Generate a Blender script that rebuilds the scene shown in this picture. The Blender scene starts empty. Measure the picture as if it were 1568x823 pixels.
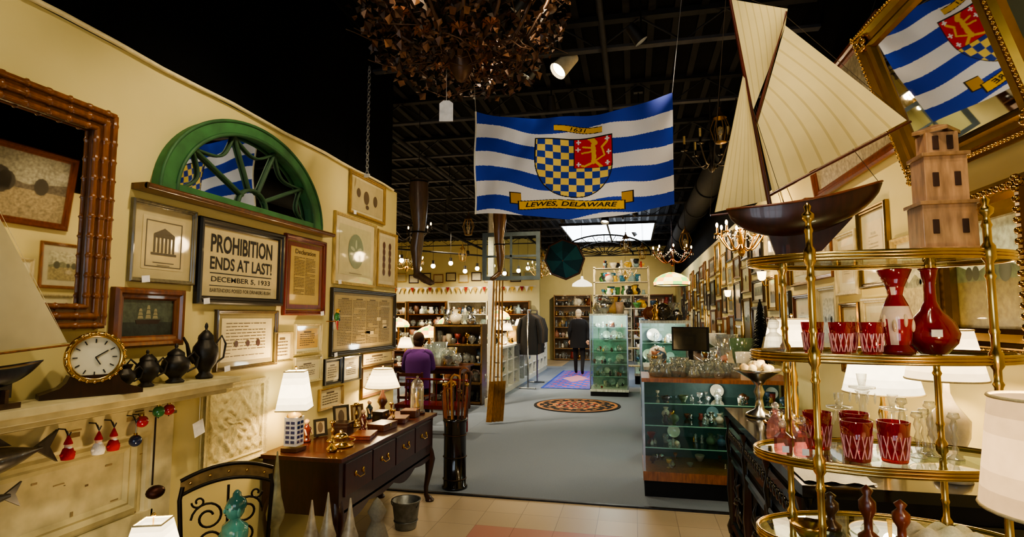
import bpy, math, random
from mathutils import Vector, Matrix
RN=random.Random(11)
pi=math.pi
def hx(h,k=1.0):
    h=h.lstrip('#'); o=[]
    for i in (0,2,4):
        c=int(h[i:i+2],16)/255; o.append((c/12.92 if c<=.04045 else ((c+.055)/1.055)**2.4)*k)
    return tuple(o)
# ---------------------------------------------------------------- materials
MATS={}
def newmat(n):
    m=bpy.data.materials.new(n); m.use_nodes=True; nt=m.node_tree; nt.nodes.clear()
    out=nt.nodes.new('ShaderNodeOutputMaterial'); return m,nt,out
def nd(nt,t,**k):
    n=nt.nodes.new(t)
    for a,b in k.items(): setattr(n,a,b)
    return n
def colbase(nt,scale=30,amt=.12,stretch=None,detail=3):
    at=nd(nt,'ShaderNodeAttribute',attribute_name='Col')
    tc=nd(nt,'ShaderNodeTexCoord'); mp=nd(nt,'ShaderNodeMapping'); nt.links.new(tc.outputs['Object'],mp.inputs[0])
    if stretch: mp.inputs['Scale'].default_value=stretch
    nz=nd(nt,'ShaderNodeTexNoise'); nz.inputs['Scale'].default_value=scale; nz.inputs['Detail'].default_value=detail
    nt.links.new(mp.outputs[0],nz.inputs[0])
    mr=nd(nt,'ShaderNodeMapRange'); mr.inputs[1].default_value=.3; mr.inputs[2].default_value=.7
    mr.inputs[3].default_value=1-amt; mr.inputs[4].default_value=1+amt
    nt.links.new(nz.outputs[0],mr.inputs[0])
    vm=nd(nt,'ShaderNodeVectorMath',operation='SCALE'); nt.links.new(at.outputs['Color'],vm.inputs[0]); nt.links.new(mr.outputs[0],vm.inputs['Scale'])
    return vm.outputs[0],nz.outputs[0]
def pmat(n,rough=.5,metal=0,scale=30,amt=.12,stretch=None,bump=0,coat=0,spec=.5,trans=0):
    m,nt,out=newmat(n); p=nd(nt,'ShaderNodeBsdfPrincipled'); nt.links.new(p.outputs[0],out.inputs[0])
    c,f=colbase(nt,scale,amt,stretch); nt.links.new(c,p.inputs['Base Color'])
    p.inputs['Roughness'].default_value=rough; p.inputs['Metallic'].default_value=metal
    p.inputs['Coat Weight'].default_value=coat; p.inputs['Coat Roughness'].default_value=.04
    p.inputs['Specular IOR Level'].default_value=spec
    if bump:
        b=nd(nt,'ShaderNodeBump'); b.inputs['Strength'].default_value=bump; b.inputs['Distance'].default_value=.01
        nt.links.new(f,b.inputs['Height']); nt.links.new(b.outputs[0],p.inputs['Normal'])
    MATS[n]=m; return m
pmat('paint',.55); pmat('gloss',.12,coat=.3); pmat('metal',.22,1,scale=12,amt=.15); pmat('metaldull',.45,.8,scale=20,amt=.3,bump=.2)
pmat('wood',.32,stretch=(6,6,1.2),scale=9,amt=.35,coat=.25); pmat('oldpaint',.6,scale=9,amt=.25,bump=.25)
pmat('cloth',.95,scale=180,amt=.12,bump=.1); pmat('print',.5,scale=14,amt=.07,coat=.6); pmat('canvas',.4,scale=38,amt=.4,bump=.15,coat=.15)
pmat('relief',.75,scale=60,amt=.12,bump=.4); pmat('mirror',.02,1,scale=2,amt=.02); pmat('black',.6,scale=20,amt=.2,spec=.3); pmat('ceil',.8,scale=10,amt=.2,spec=.2); pmat('cast',.45,.3,scale=20,amt=.3,bump=.25)
m,nt,out=newmat('emit'); e=nd(nt,'ShaderNodeEmission'); c,_=colbase(nt,25,.06); nt.links.new(c,e.inputs[0]); nt.links.new(e.outputs[0],out.inputs[0]); MATS['emit']=m
m,nt,out=newmat('sail'); p=nd(nt,'ShaderNodeBsdfPrincipled'); c,_=colbase(nt,8,.06); nt.links.new(c,p.inputs['Base Color']); p.inputs['Roughness'].default_value=.9; tr=nd(nt,'ShaderNodeBsdfTranslucent'); nt.links.new(c,tr.inputs[0]); mx=nd(nt,'ShaderNodeMixShader'); mx.inputs[0].default_value=.35; nt.links.new(p.outputs[0],mx.inputs[1]); nt.links.new(tr.outputs[0],mx.inputs[2]); nt.links.new(mx.outputs[0],out.inputs[0]); MATS['sail']=m
def glassmat(n,base,edge,rough,body=0,bodycol=None):
    m,nt,out=newmat(n); t=nd(nt,'ShaderNodeBsdfTransparent'); g=nd(nt,'ShaderNodeBsdfGlossy'); g.inputs['Roughness'].default_value=rough
    at=nd(nt,'ShaderNodeAttribute',attribute_name='Col'); nt.links.new(at.outputs['Color'],t.inputs[0]); last=t.outputs[0]
    if body:
        d=nd(nt,'ShaderNodeBsdfDiffuse'); tl=nd(nt,'ShaderNodeBsdfTranslucent')
        if bodycol: d.inputs[0].default_value=(*bodycol,1); tl.inputs[0].default_value=(*bodycol,1)
        else: nt.links.new(at.outputs['Color'],d.inputs[0]); nt.links.new(at.outputs['Color'],tl.inputs[0])
        a=nd(nt,'ShaderNodeMixShader'); a.inputs[0].default_value=.5; nt.links.new(d.outputs[0],a.inputs[1]); nt.links.new(tl.outputs[0],a.inputs[2])
        b_=nd(nt,'ShaderNodeMixShader'); b_.inputs[0].default_value=body; nt.links.new(t.outputs[0],b_.inputs[1]); nt.links.new(a.outputs[0],b_.inputs[2]); last=b_.outputs[0]
    lw=nd(nt,'ShaderNodeLayerWeight'); lw.inputs[0].default_value=.5
    mr=nd(nt,'ShaderNodeMapRange'); mr.inputs[3].default_value=base; mr.inputs[4].default_value=edge; nt.links.new(lw.outputs['Facing'],mr.inputs[0])
    mx=nd(nt,'ShaderNodeMixShader'); nt.links.new(mr.outputs[0],mx.inputs[0]); nt.links.new(last,mx.inputs[1]); nt.links.new(g.outputs[0],mx.inputs[2]); nt.links.new(mx.outputs[0],out.inputs[0]); MATS[n]=m
glassmat('pane',.03,.5,.01); glassmat('glass',.1,.75,.06,.12); glassmat('ruby',.06,.5,.05,.4,(.55,.01,.03))
# ---------------------------------------------------------------- builder
class B:
    def __init__(s,name): s.n=name; s.v=[]; s.f=[]; s.m=[]; s.c=[]; s.s=[]; s.T=Matrix()
    def add(s,vs,fs,mat,col=(1,1,1),sm=False):
        o=len(s.v); T=s.T; s.v+=[T@Vector(p) for p in vs]; pc=isinstance(col,list)
        for k,f in enumerate(fs):
            s.f.append([i+o for i in f]); s.m.append(mat); s.c.append(col[k] if pc else col); s.s.append(sm)
    def box(s,c,z,mat,col=(1,1,1),rot=None):
        x,y,w=z[0]/2,z[1]/2,z[2]/2
        vs=[Vector((a*x,b*y,d*w)) for a in(-1,1) for b in(-1,1) for d in(-1,1)]
        if rot is not None: vs=[rot@v for v in vs]
        vs=[v+Vector(c) for v in vs]
        s.add(vs,[(0,1,3,2),(4,6,7,5),(0,4,5,1),(2,3,7,6),(0,2,6,4),(1,5,7,3)],mat,col)
    def bb(s,x0,x1,y0,y1,z0,z1,mat,col=(1,1,1)): s.box(((x0+x1)/2,(y0+y1)/2,(z0+z1)/2),(x1-x0,y1-y0,z1-z0),mat,col)
    def cyl(s,p0,p1,r0,r1=None,mat='paint',col=(1,1,1),n=14,cap=True):
        p0=Vector(p0);p1=Vector(p1); r1=r0 if r1 is None else r1
        d=(p1-p0).normalized(); a=d.orthogonal().normalized(); b=d.cross(a); vs=[]
        for p,r in((p0,r0),(p1,r1)):
            for i in range(n):
                t=2*pi*i/n; vs.append(p+(a*math.cos(t)+b*math.sin(t))*r)
        s.add(vs,[(i,(i+1)%n,n+(i+1)%n,n+i) for i in range(n)],mat,col,True)
        if cap:
            s.add(vs[:n],[tuple(range(n))[::-1]],mat,col); s.add(vs[n:],[tuple(range(n))],mat,col)
    def lathe(s,o,prof,mat,col=(1,1,1),n=18,sx=1,sy=1,cols=None,rip=None,sm=True):
        vs=[];fs=[];cc=[]
        for k,(r,z) in enumerate(prof):
            for i in range(n):
                t=2*pi*i/n; rr=max(r,1e-4)*(1+(rip[0]*math.cos(rip[1]*t) if rip else 0)); vs.append((o[0]+rr*math.cos(t)*sx,o[1]+rr*math.sin(t)*sy,o[2]+z))
        for k in range(len(prof)-1):
            for i in range(n):
                fs.append((k*n+i,k*n+(i+1)%n,(k+1)*n+(i+1)%n,(k+1)*n+i)); cc.append(cols(k,i) if cols else col)
        s.add(vs,fs,mat,cc,sm)
    def sph(s,c,r,mat,col=(1,1,1),n=12):
        if not hasattr(r,'__len__'): r=(r,r,r)
        s.lathe(c,[(math.sin(pi*i/8),-r[2]*math.cos(pi*i/8)) for i in range(9)],mat,col,n,r[0],r[1])
    def tube(s,pts,r,mat,col=(1,1,1),n=6,closed=False,cap=True):
        P=[Vector(p) for p in pts]; m=len(P); rs=r if hasattr(r,'__len__') else [r]*m
        vs=[];a=None
        for i,p in enumerate(P):
            if closed: d=(P[(i+1)%m]-P[i-1])
            else: d=P[min(i+1,m-1)]-P[max(i-1,0)]
            if d.length<1e-9: d=Vector((0,0,1))
            d.normalize()
            a=d.orthogonal() if a is None else a-d*a.dot(d)
            if a.length<1e-6: a=d.orthogonal()
            a.normalize(); b=d.cross(a)
            for j in range(n):
                t=2*pi*j/n; vs.append(p+(a*math.cos(t)+b*math.sin(t))*rs[i])
        fs=[]
        for i in range(m if closed else m-1):
            k=(i+1)%m
            for j in range(n): fs.append((i*n+j,i*n+(j+1)%n,k*n+(j+1)%n,k*n+j))
        s.add(vs,fs,mat,col,True)
        if cap and not closed:
            s.add(vs[:n],[tuple(range(n))[::-1]],mat,col); s.add(vs[-n:],[tuple(range(n))],mat,col)
    def ring(s,c,R,r,mat,col=(1,1,1),ax='z',n=28,sx=1,sy=1,k=6):
        pts=[]
        for i in range(n):
            t=2*pi*i/n; a,b=R*sx*math.cos(t),R*sy*math.sin(t)
            pts.append((c[0]+a,c[1]+b,c[2]) if ax=='z' else ((c[0]+a,c[1],c[2]+b) if ax=='y' else (c[0],c[1]+a,c[2]+b)))
        s.tube(pts,r,mat,col,k,True)
    def prism(s,poly,z0,z1,mat,col=(1,1,1)):
        n=len(poly); vs=[(p[0],p[1],z0) for p in poly]+[(p[0],p[1],z1) for p in poly]
        s.add(vs,[tuple(range(n,2*n)),tuple(range(n))[::-1]]+[(i,(i+1)%n,n+(i+1)%n,n+i) for i in range(n)],mat,col)
    def rect(s,u0,u1,v0,v1,w,mat,col=(1,1,1)): s.add([(u0,v0,w),(u1,v0,w),(u1,v1,w),(u0,v1,w)],[(0,1,2,3)],mat,col)
    def frame(s,u0,u1,v0,v1,prof,mat,col=(1,1,1)):
        vs=[]
        for i,h in prof: vs+=[(u0+i,v0+i,h),(u1-i,v0+i,h),(u1-i,v1-i,h),(u0+i,v1-i,h)]
        fs=[]
        for k in range(len(prof)-1):
            for j in range(4): fs.append((k*4+j,k*4+(j+1)%4,k*4+4+(j+1)%4,k*4+4+j))
        s.add(vs,fs,mat,col)
    def grid(s,fn,nu,nv,mat,colfn=None,sm=True,col=(1,1,1)):
        vs=[fn(i/nu,j/nv) for j in range(nv+1) for i in range(nu+1)]; fs=[];cc=[]
        for j in range(nv):
            for i in range(nu):
                a=j*(nu+1)+i; fs.append((a,a+nu+1,a+nu+2,a+1)); cc.append(colfn((i+.5)/nu,(j+.5)/nv) if colfn else col)
        s.add(vs,fs,mat,cc,sm)
    def text(s,body,u0,u1,v0,v1,w,mat,col=(0,0,0),bold=0,shear=0,warp=None):
        c=bpy.data.curves.new('t','FONT'); c.body=body; c.size=1; c.offset=bold; c.shear=shear; c.resolution_u=3
        o=bpy.data.objects.new('t',c); bpy.context.collection.objects.link(o); dg=bpy.context.evaluated_depsgraph_get()
        me=bpy.data.meshes.new_from_object(o.evaluated_get(dg)); vs=[v.co.copy() for v in me.vertices]; fs=[tuple(p.vertices) for p in me.polygons]
        bpy.data.objects.remove(o); bpy.data.curves.remove(c); bpy.data.meshes.remove(me)
        if not vs: return
        x0=min(v.x for v in vs);x1=max(v.x for v in vs);y0=min(v.y for v in vs);y1=max(v.y for v in vs)
        q=[]
        for v in vs:
            a=u0+(v.x-x0)/(x1-x0)*(u1-u0); b=v0+(v.y-y0)/(y1-y0)*(v1-v0); q.append(warp(a,b) if warp else (a,b,w))
        s.add(q,fs,mat,col)
    def done(s,origin=None,bevel=0,parent=None):
        if origin is None:
            xs=[v.x for v in s.v];ys=[v.y for v in s.v];zs=[v.z for v in s.v]; origin=((min(xs)+max(xs))/2,(min(ys)+max(ys))/2,min(zs))
        O=Vector(origin); me=bpy.data.meshes.new(s.n); me.from_pydata([v-O for v in s.v],[],s.f)
        ms=[]
        for k in s.m:
            if k not in ms: ms.append(k)
        for k in ms: me.materials.append(MATS[k])
        ix={k:i for i,k in enumerate(ms)}
        me.polygons.foreach_set('material_index',[ix[k] for k in s.m]); me.polygons.foreach_set('use_smooth',s.s)
        ca=me.color_attributes.new('Col','FLOAT_COLOR','CORNER'); d=[]
        for f,c in zip(s.f,s.c): d+= [c[0],c[1],c[2],1.0]*len(f)
        ca.data.foreach_set('color',d); me.update()
        o=bpy.data.objects.new(s.n,me); bpy.context.collection.objects.link(o); o.location=O
        if bevel:
            b=o.modifiers.new('bevel','BEVEL'); b.width=bevel; b.segments=2; b.limit_method='ANGLE'; b.angle_limit=.7
        if parent: o.parent=parent; o.location=O-parent.location
        return o
def FT(o,n,lean=0):
    n=Vector(n).normalized(); z=Vector((0,0,1)); u=z.cross(n).normalized(); v=n.cross(u)
    M=Matrix(((u.x,v.x,n.x,o[0]),(u.y,v.y,n.y,o[1]),(u.z,v.z,n.z,o[2]),(0,0,0,1)))
    return M@Matrix.Rotation(lean,4,'X')
def light(name,kind,loc,energy,col=(1,.78,.5),size=.05,target=None,angle=1.2,blend=.6,parent=None):
    L=bpy.data.lights.new(name,kind); L.energy=energy; L.color=col
    if kind in('POINT','SPOT'): L.shadow_soft_size=size
    if kind=='SPOT': L.spot_size=angle; L.spot_blend=blend
    o=bpy.data.objects.new(name,L); bpy.context.collection.objects.link(o); o.location=loc
    if target is not None: o.rotation_euler=(Vector(target)-Vector(loc)).to_track_quat('-Z','Y').to_euler()
    if parent: o.parent=parent; o.location=Vector(loc)-parent.location
    return o
def T3(x,y,z,rz=0,s=1): return Matrix.Translation((x,y,z))@Matrix.Rotation(rz,4,'Z')@Matrix.Scale(s,4)
WARM=(1,.70,.36)
MAHOG=hx('3c1a0e'); OAK=hx('7a4c24'); GOLD=hx('b98f3a'); BRASS=hx('c9a45c'); CREAM=hx('e0d2a4'); PAPER=hx('c9b88c'); BLK=hx('100e0c')
# ---------------------------------------------------------------- room
def surf(n,rough,build):
    m,nt,out=newmat(n); p=nd(nt,'ShaderNodeBsdfPrincipled'); nt.links.new(p.outputs[0],out.inputs[0]); p.inputs['Roughness'].default_value=rough; build(nt,p); MATS[n]=m
def noisecol(a,b,scale,bump=0,detail=4,spec=.5):
    def f(nt,p):
        p.inputs['Specular IOR Level'].default_value=spec
        tc=nd(nt,'ShaderNodeTexCoord'); nz=nd(nt,'ShaderNodeTexNoise'); nz.inputs['Scale'].default_value=scale; nz.inputs['Detail'].default_value=detail; nt.links.new(tc.outputs['Object'],nz.inputs[0])
        cr=nd(nt,'ShaderNodeMix',data_type='RGBA'); cr.inputs[6].default_value=(*a,1); cr.inputs[7].default_value=(*b,1); nt.links.new(nz.outputs[0],cr.inputs[0]); nt.links.new(cr.outputs[2],p.inputs['Base Color'])
        if bump:
            bm=nd(nt,'ShaderNodeBump'); bm.inputs['Strength'].default_value=bump; bm.inputs['Distance'].default_value=.01; nt.links.new(nz.outputs[0],bm.inputs['Height']); nt.links.new(bm.outputs[0],p.inputs['Normal'])
    return f
surf('wallcream',.7,noisecol(hx('c6b87c'),hx('d6c88e'),3,.05))
surf('wallblack',.95,noisecol(hx('070708'),hx('0b0b0d'),6,spec=.1))
surf('carpetm',.98,noisecol(hx('525c6a'),hx('8792a2'),160,.4))
def tiles(nt,p):
    tc=nd(nt,'ShaderNodeTexCoord'); br=nd(nt,'ShaderNodeTexBrick'); br.offset=0; br.inputs['Scale'].default_value=1
    br.inputs['Brick Width'].default_value=.305; br.inputs['Row Height'].default_value=.305; br.inputs['Mortar Size'].default_value=.0025
    br.inputs['Color1'].default_value=(*hx('b0a086'),1); br.inputs['Color2'].default_value=(*hx('bdad92'),1); br.inputs['Mortar'].default_value=(*hx('85796a'),1)
    nt.links.new(tc.outputs['Object'],br.inputs[0]); nt.links.new(br.outputs[0],p.inputs['Base Color'])
surf('tilem',.35,tiles)
def tiles2(nt,p):
    tiles(nt,p)
    for n in nt.nodes:
        if n.type=='TEX_BRICK': n.inputs['Color1'].default_value=(*hx('ad7668'),1); n.inputs['Color2'].default_value=(*hx('b57e70'),1); n.inputs['Mortar'].default_value=(*hx('85584c'),1)
surf('tilep',.35,tiles2)
def room(n,x0,x1,y0,y1,z0,z1,mat,origin=None):
    b=B(n); b.bb(x0,x1,y0,y1,z0,z1,mat); return b.done(origin)
room('floor',-9,1.62,-3.1,21,-.1,0,'tilem',(0,0,0))
room('carpet',-2.28,1.49,4.95,20.98,0.0005,.012,'carpetm',(0,0,0)); room('carpet',-8.98,-2.281,5.13,17.98,0.0005,.012,'carpetm',(0,0,0))
b=B('trim_1'); b.bb(-2.28,1.49,4.915,4.948,0.0005,.014,'metaldull',hx('3a3a3c')); b.done()
b=B('pink_floor_tiles'); b.bb(-1.22,.305,2.0,4.27,.0005,.003,'tilep'); b.done((0,0,0))
room('wall_left',-2.42,-2.3,-3,5.12,0,2.84,'wallcream')
room('wall_left_upper',-2.46,-2.36,-3,5.12,2.85,4.2,'wallblack')
room('wall_right',1.5,1.62,-3,21,0,2.98,'wallcream')
room('wall_right_upper',1.5,1.62,-3,21,2.98,4.2,'wallblack')
room('wall_far',-9,1.62,21,21.1,0,4.2,'wallcream')
room('wall_side_room',-9.1,-9,5.12,21,0,4.2,'wallcream')
room('wall_partition',-9,-2.47,5.0,5.12,0,4.2,'wallcream')
room('ceiling',-9.1,1.62,-3.1,21.1,4.2,4.3,'wallblack')
b=B('wall_front')
for a in((-2.46,1.62,0,.55),(-2.46,1.62,2.7,4.2),(-2.46,-2.0,.55,2.7),(-.75,-.45,.55,2.7),(1.0,1.62,.55,2.7)): b.bb(a[0],a[1],-3.1,-3,a[2],a[3],'wallcream')
b.done()
for x0,x1,nm in((-2.0,-.75,'window_1'),(-.45,1.0,'window_2')):
    b=B(nm); 
    for i in range(4):
        x=x0+.03+(x1-x0-.06)*i/3; b.bb(x-.02,x+.02,-3.08,-3.02,.55,2.7,'paint',hx('e8e4da'))
    for i in range(4):
        z=.57+2.11*i/3; b.bb(x0,x1,-3.075,-3.025,z-.02,z+.02,'paint',hx('e8e4da'))
    b.done()
b=B('trim_2'); b.tube([(-2.285,y*.25-3,2.845+.006*math.sin(y*1.7)) for y in range(33)],.012,'paint',CREAM); b.done()
for i in range(15):
    y=.55+i*1.38
    b=B('ceiling_joist'); g=hx('3a3b40')
    b.bb(-9,1.5,y-.035,y+.035,3.9,3.925,'ceil',g); b.bb(-9,1.5,y-.04,y+.04,4.15,4.199,'ceil',hx('1c1d20'))
    pts=[(-9+.35*k,y,3.92 if k%2 else 4.16) for k in range(30)]; b.tube(pts,.01,'ceil',hx('2a2b2e'),4); b.done()
b=B('ceiling_deck_ribs')
for i in range(46): 
    x=-8.4+i*.215; b.bb(x-.03,x+.03,-2.9,20.9,4.18,4.199,'ceil',hx('111114'))
b.done()
b=B('ceiling_conduit')
b.tube([(-2.9,5.2,3.86),(-2.9,20,3.86)],.03,'ceil',hx('2a2b30'),8); b.tube([(-.2,.5,3.87),(-.2,13,3.87)],.02,'ceil',hx('2a2b30'),8); b.tube([(-4.9,5.2,3.86),(-4.9,18,3.86)],.04,'ceil',hx('2a2b30'),8); b.done()
b=B('air_duct'); b.cyl((1.2,7,3.66),(1.2,20,3.66),.2,None,'ceil',hx('1c1d20'),20)
for k in range(8): b.ring((1.2,7.2+k*1.8,3.66),.21,.012,'ceil',hx('2c2d32'),'y')
for k in range(4): b.bb(1.19,1.21,7.5+k*3.5,7.53+k*3.5,3.83,4.199,'black',BLK)
b.done()
b=B('skylight')
b.bb(-1.7,.55,13.4,16.6,3.84,3.85,'emit',(3.8,4.2,4.6))
for x in(-1.72,-.58,.55): b.bb(x-.02,x+.02,13.38,16.62,3.81,3.87,'black',BLK)
for y in(13.4,16.6): b.bb(-1.72,.57,y-.02,y+.02,3.81,3.87,'black',BLK)
b.done()
# ---------------------------------------------------------------- pictures
def picture(o,n,w,h,fcol,art=None,fw=.035,d=.025,mat='wood',board=None,bw=.04,lean=0,name='framed_picture',paper=PAPER,pm='print',bead=0,tag=None):
    b=B(name); b.T=FT(Vector(o)+Vector(n)*.003,n,lean)
    b.frame(-w/2,w/2,-h/2,h/2,[(0,0),(0,d*.7),(fw*.2,d),(fw*.45,d*.95),(fw*.6,d*.65),(fw*.85,d*.6),(fw,d*.4),(fw,.003)],mat,fcol)
    u,v=w/2-fw,h/2-fw; b.rect(-w/2,w/2,-h/2,h/2,0.0005,'paint',fcol)
    if board: b.rect(-u,u,-v,v,.005,pm,board); u-=bw; v-=bw; b.rect(-u,u,-v,v,.0065,pm,paper)
    else: b.rect(-u,u,-v,v,.0065,pm,paper)
    if bead:
        for k in range(int(w/bead)): 
            x=-w/2+bead*(k+.5)
            for yy in(-h/2+fw*.3,h/2-fw*.3): b.sph((x,yy,d),bead*.4,mat,fcol,6)
        for k in range(int(h/bead)):
            y=-h/2+bead*(k+.5)
            for xx in(-w/2+fw*.3,w/2-fw*.3): b.sph((xx,y,d),bead*.4,mat,fcol,6)
    if tag is not None:
        x=tag*w/2; b.box((x,-h/2+.015,d+.004),(.045,.032,.001),'paint',hx('e6e6ea'),Matrix.Rotation(.12,3,'Z'))
    if art: art(b,u,v)
    return b.done()
def lines(n,col=hx('5a4a34'),m=.12,hfrac=.35,title=True,cols=1):
    def f(b,u,v):
        H=2*v*(1-2*m)
        for c in range(cols):
            U0=-u+2*u*m+ (2*u*(1-2*m))*c/cols; U1=U0+(2*u*(1-2*m))/cols*.93
            for i in range(n):
                y=v-2*v*m-H*(i+.5)/n; x=U0
                if title and i==0: b.rect(U0+(U1-U0)*.25,U0+(U1-U0)*.75,y-H/n*.35,y+H/n*.35,.008,'paint',col); continue
                while x<U1:
                    l=RN.uniform(.02,.09)*(U1-U0)*2; e=min(U1,x+l); b.rect(x,e,y-H/n*hfrac/2,y+H/n*hfrac/2,.008,'paint',col); x=e+.012*(U1-U0)*2
                    if RN.random()<.03: break
    return f
def dots(b,u,v,pts,col,w=.0085,n=20):
    for x,y,rx,ry in pts:
        P=[(x+rx*math.cos(2*pi*i/n),y+ry*math.sin(2*pi*i/n),w) for i in range(n)]; b.add(P,[tuple(range(n))],'print',col)
X=(1,0,0); WL=-2.3
def pl(y0,y1,z0,z1,*a,**k): return picture((WL,(y0+y1)/2,(z0+z1)/2),X,y1-y0,z1-z0,*a,**k)
def temple(b,u,v):
    g=hx('5f5646'); b.prism([(-u*.5,v*.35),(u*.5,v*.35),(0,v*.6)],.007,.008,'paint',g); b.rect(-u*.5,u*.5,v*.22,v*.34,.008,'paint',g)
    for i in range(6):
        x=-u*.45+u*.9*i/5; b.rect(x-u*.045,x+u*.045,-v*.35,v*.22,.008,'paint',g)
    b.rect(-u*.6,u*.6,-v*.45,-v*.36,.008,'paint',g); b.rect(-u*.5,u*.5,-v*.75,-v*.72,.008,'paint',g); b.rect(-u*.3,u*.3,-v*.84,-v*.82,.008,'paint',g)
    b.frame(-u*.85,u*.85,-v*.9,v*.85,[(0,.007),(0,.0085),(.004,.0085),(.004,.007)],'paint',g)
pl(2.13,2.52,1.765,2.16,hx('6a6248'),temple,fw=.022,board=hx('b3a67c'),bw=.045,paper=hx('bdae82'),tag=-.6)
def prohib(b,u,v):
    k=hx('1d1b18')
    b.text('PROHIBITION',-u*.82,u*.82,v*.28,v*.82,.008,'paint',k,.025); b.text('ENDS AT LAST!',-u*.82,u*.82,-v*.22,v*.16,.008,'paint',k,.02)
    b.rect(-u*.82,u*.82,-v*.34,-v*.31,.008,'paint',k); b.text('DECEMBER 5, 1933',-u*.78,u*.78,-v*.6,-v*.42,.008,'paint',k,.01)
    b.rect(-u*.82,u*.82,-v*.70,-v*.68,.008,'paint',k); b.text('BARTENDERS POISED FOR DRINKERS RUSH',-u*.8,u*.8,-v*.88,-v*.77,.008,'paint',k)
pl(2.535,3.28,1.67,2.145,hx('15120f'),prohib,fw=.045,d=.035,paper=hx('bfb084'),name='prohibition_sign',tag=-.85)
def maroon(b,u,v):
    b.frame(-u,u,-v,v,[(0,.007),(0,.009),(.03,.009),(.03,.007)],'wood',hx('5c1a14')); b.text('Declaration',-u*.6,u*.6,v*.66,v*.8,.0085,'paint',hx('3a2a14'),.01); lines(26,hx('5a4622'),.16,.4,False,2)(b,u*.95,v*.85)
pl(3.3,3.81,1.61,2.165,hx('5e1c15'),maroon,fw=.035,board=hx('a08440'),bw=.01,paper=hx('a58c48'),tag=.8)
def sanddollar(b,u,v):
    R=min(u,v)*.72; dots(b,u,v,[(0,0,R*.9,R)],hx('7d8a70'))
    for i in range(5):
        a=pi/2+2*pi*i/5; P=[]
        for j in range(16):
            t=2*pi*j/16; x=R*.42+R*.26*math.cos(t); y=R*.1*math.sin(t); P.append((x*math.cos(a)-y*math.sin(a),x*math.sin(a)+y*math.cos(a),.0092))
        b.add(P,[tuple(range(16))],'print',hx('b0b898'))
    b.rect(-u*.4,u*.4,-v*.93,-v*.9,.0085,'paint',hx('8d8468'))
pl(3.93,4.65,1.86,2.44,hx('b09a60'),sanddollar,fw=.025,board=hx('d0c49a'),bw=.06,paper=hx('bfb88c'),tag=-.8)
pl(4.15,4.82,2.46,2.83,hx('9a7c44'),lambda b,u,v:dots(b,u,v,[(-u*.1,0,.05,.06),(u*.5,.0,.04,.05),(-u*.6,.02,.035,.04),(-.01,-v*.6,.03,.02)],hx('5b4a34')),fw=.03,board=hx('c9bd94'),bw=.02,paper=hx('b5a67a'),tag=-.8)
pl(4.68,5.11,1.88,2.41,hx('a88c50'),lambda b,u,v:dots(b,u,v,[(i*u*.33,j*v*.3,.028,.035) for i in(-1.2,1.2) for j in(-2,-1,0,1,2)],hx('5a3424')),fw=.025,board=hx('d6caa4'),bw=.03,paper=hx('cabd94'))
def mapart(b,u,v):
    lines(30,hx('5d4c2c'),.05,.35,True,4)(b,u,v)
    for k in(-.5,0,.5): b.rect(u*k-.002,u*k+.002,-v*.9,v*.9,.009,'paint',hx('7a6a42'))
    for k in range(14): x=RN.uniform(-u*.85,u*.7); y=RN.uniform(-v*.8,v*.6); b.rect(x,x+u*.16,y,y+v*.14,.0088,'print',hx(RN.choice(['a08c58','cdbb8a','8a7a4c'])))
pl(3.91,5.1,1.29,1.83,hx('1b1612'),mapart,fw=.035,board=hx('7a6c48'),bw=.02,paper=hx('a3905e'),name='framed_map',tag=-.9)
def shippaint(b,u,v):
    b.rect(-u,u,-v,-v*.25,.0075,'canvas',hx('1c2824')); b.rect(-u,u,-v*.25,v,.0073,'canvas',hx('3f4a3c'))
    b.prism([(-u*.45,-v*.35),(u*.4,-v*.35),(u*.5,-v*.1),(-u*.5,-v*.12)],.0074,.0085,'paint',hx('2a1a10'))
    for x,h in((-.3,.6),(0,.8),(.28,.6)):
        for j in range(3): b.prism([(u*(x-.12+.02*j),v*(-.05+h*j/3)),(u*(x+.1-.02*j),v*(-.05+h*j/3)),(u*(x+.07-.02*j),v*(-.05+h*(j+.85)/3)),(u*(x-.09+.02*j),v*(-.05+h*(j+.85)/3))],.0074,.009,'paint',hx('8a8464'))
pl(2.055,2.455,1.455,1.735,hx('6a3a14'),shippaint,fw=.055,d=.04,pm='canvas',paper=hx('39463c'),name='ship_painting')
def seals(b,u,v):
    lines(11,hx('5f4d33'),.08,.22,False)(b,u,v); dots(b,u,v,[(-u*.45,-v*.2,.016,.02),(0,-v*.2,.016,.02),(u*.42,-v*.2,.018,.022)],hx('3a1510'),.009)
pl(2.70,3.25,1.29,1.64,hx('57472c'),seals,fw=.02,board=hx('8a7c50'),bw=.03,paper=hx('cfc296'),name='framed_letter',tag=-.7)
pl(3.45,3.78,1.34,1.55,hx('b5a878'),lines(7),fw=.015,board=hx('c6be94'),bw=.02,paper=hx('b8923a'))
pl(3.45,3.80,1.13,1.32,hx('b0a474'),lines(7),fw=.015,board=hx('d0c89c'),bw=.02,paper=hx('cfc398'))
pl(3.84,4.09,1.08,1.28,BLK,lines(6),fw=.015,paper=hx('d5c89c'),board=hx('333028'),bw=.015)
pl(4.11,4.41,1.07,1.28,BLK,lines(7),fw=.015,paper=hx('e0d6b4'),board=hx('c4b78c'),bw=.02)
pl(4.43,5.07,1.17,1.28,hx('7a5c2c'),lines(3),fw=.012,paper=hx('c9ba88'))
pl(4.43,5.07,.9,1.16,hx('6a4a28'),lines(7,cols=2),fw=.02,paper=hx('cfc296'),board=hx('a99b6e'),bw=.02)
pl(3.78,4.12,.9,1.06,hx('a8894c'),lines(5),fw=.015,paper=hx('d5c89c'))
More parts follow.
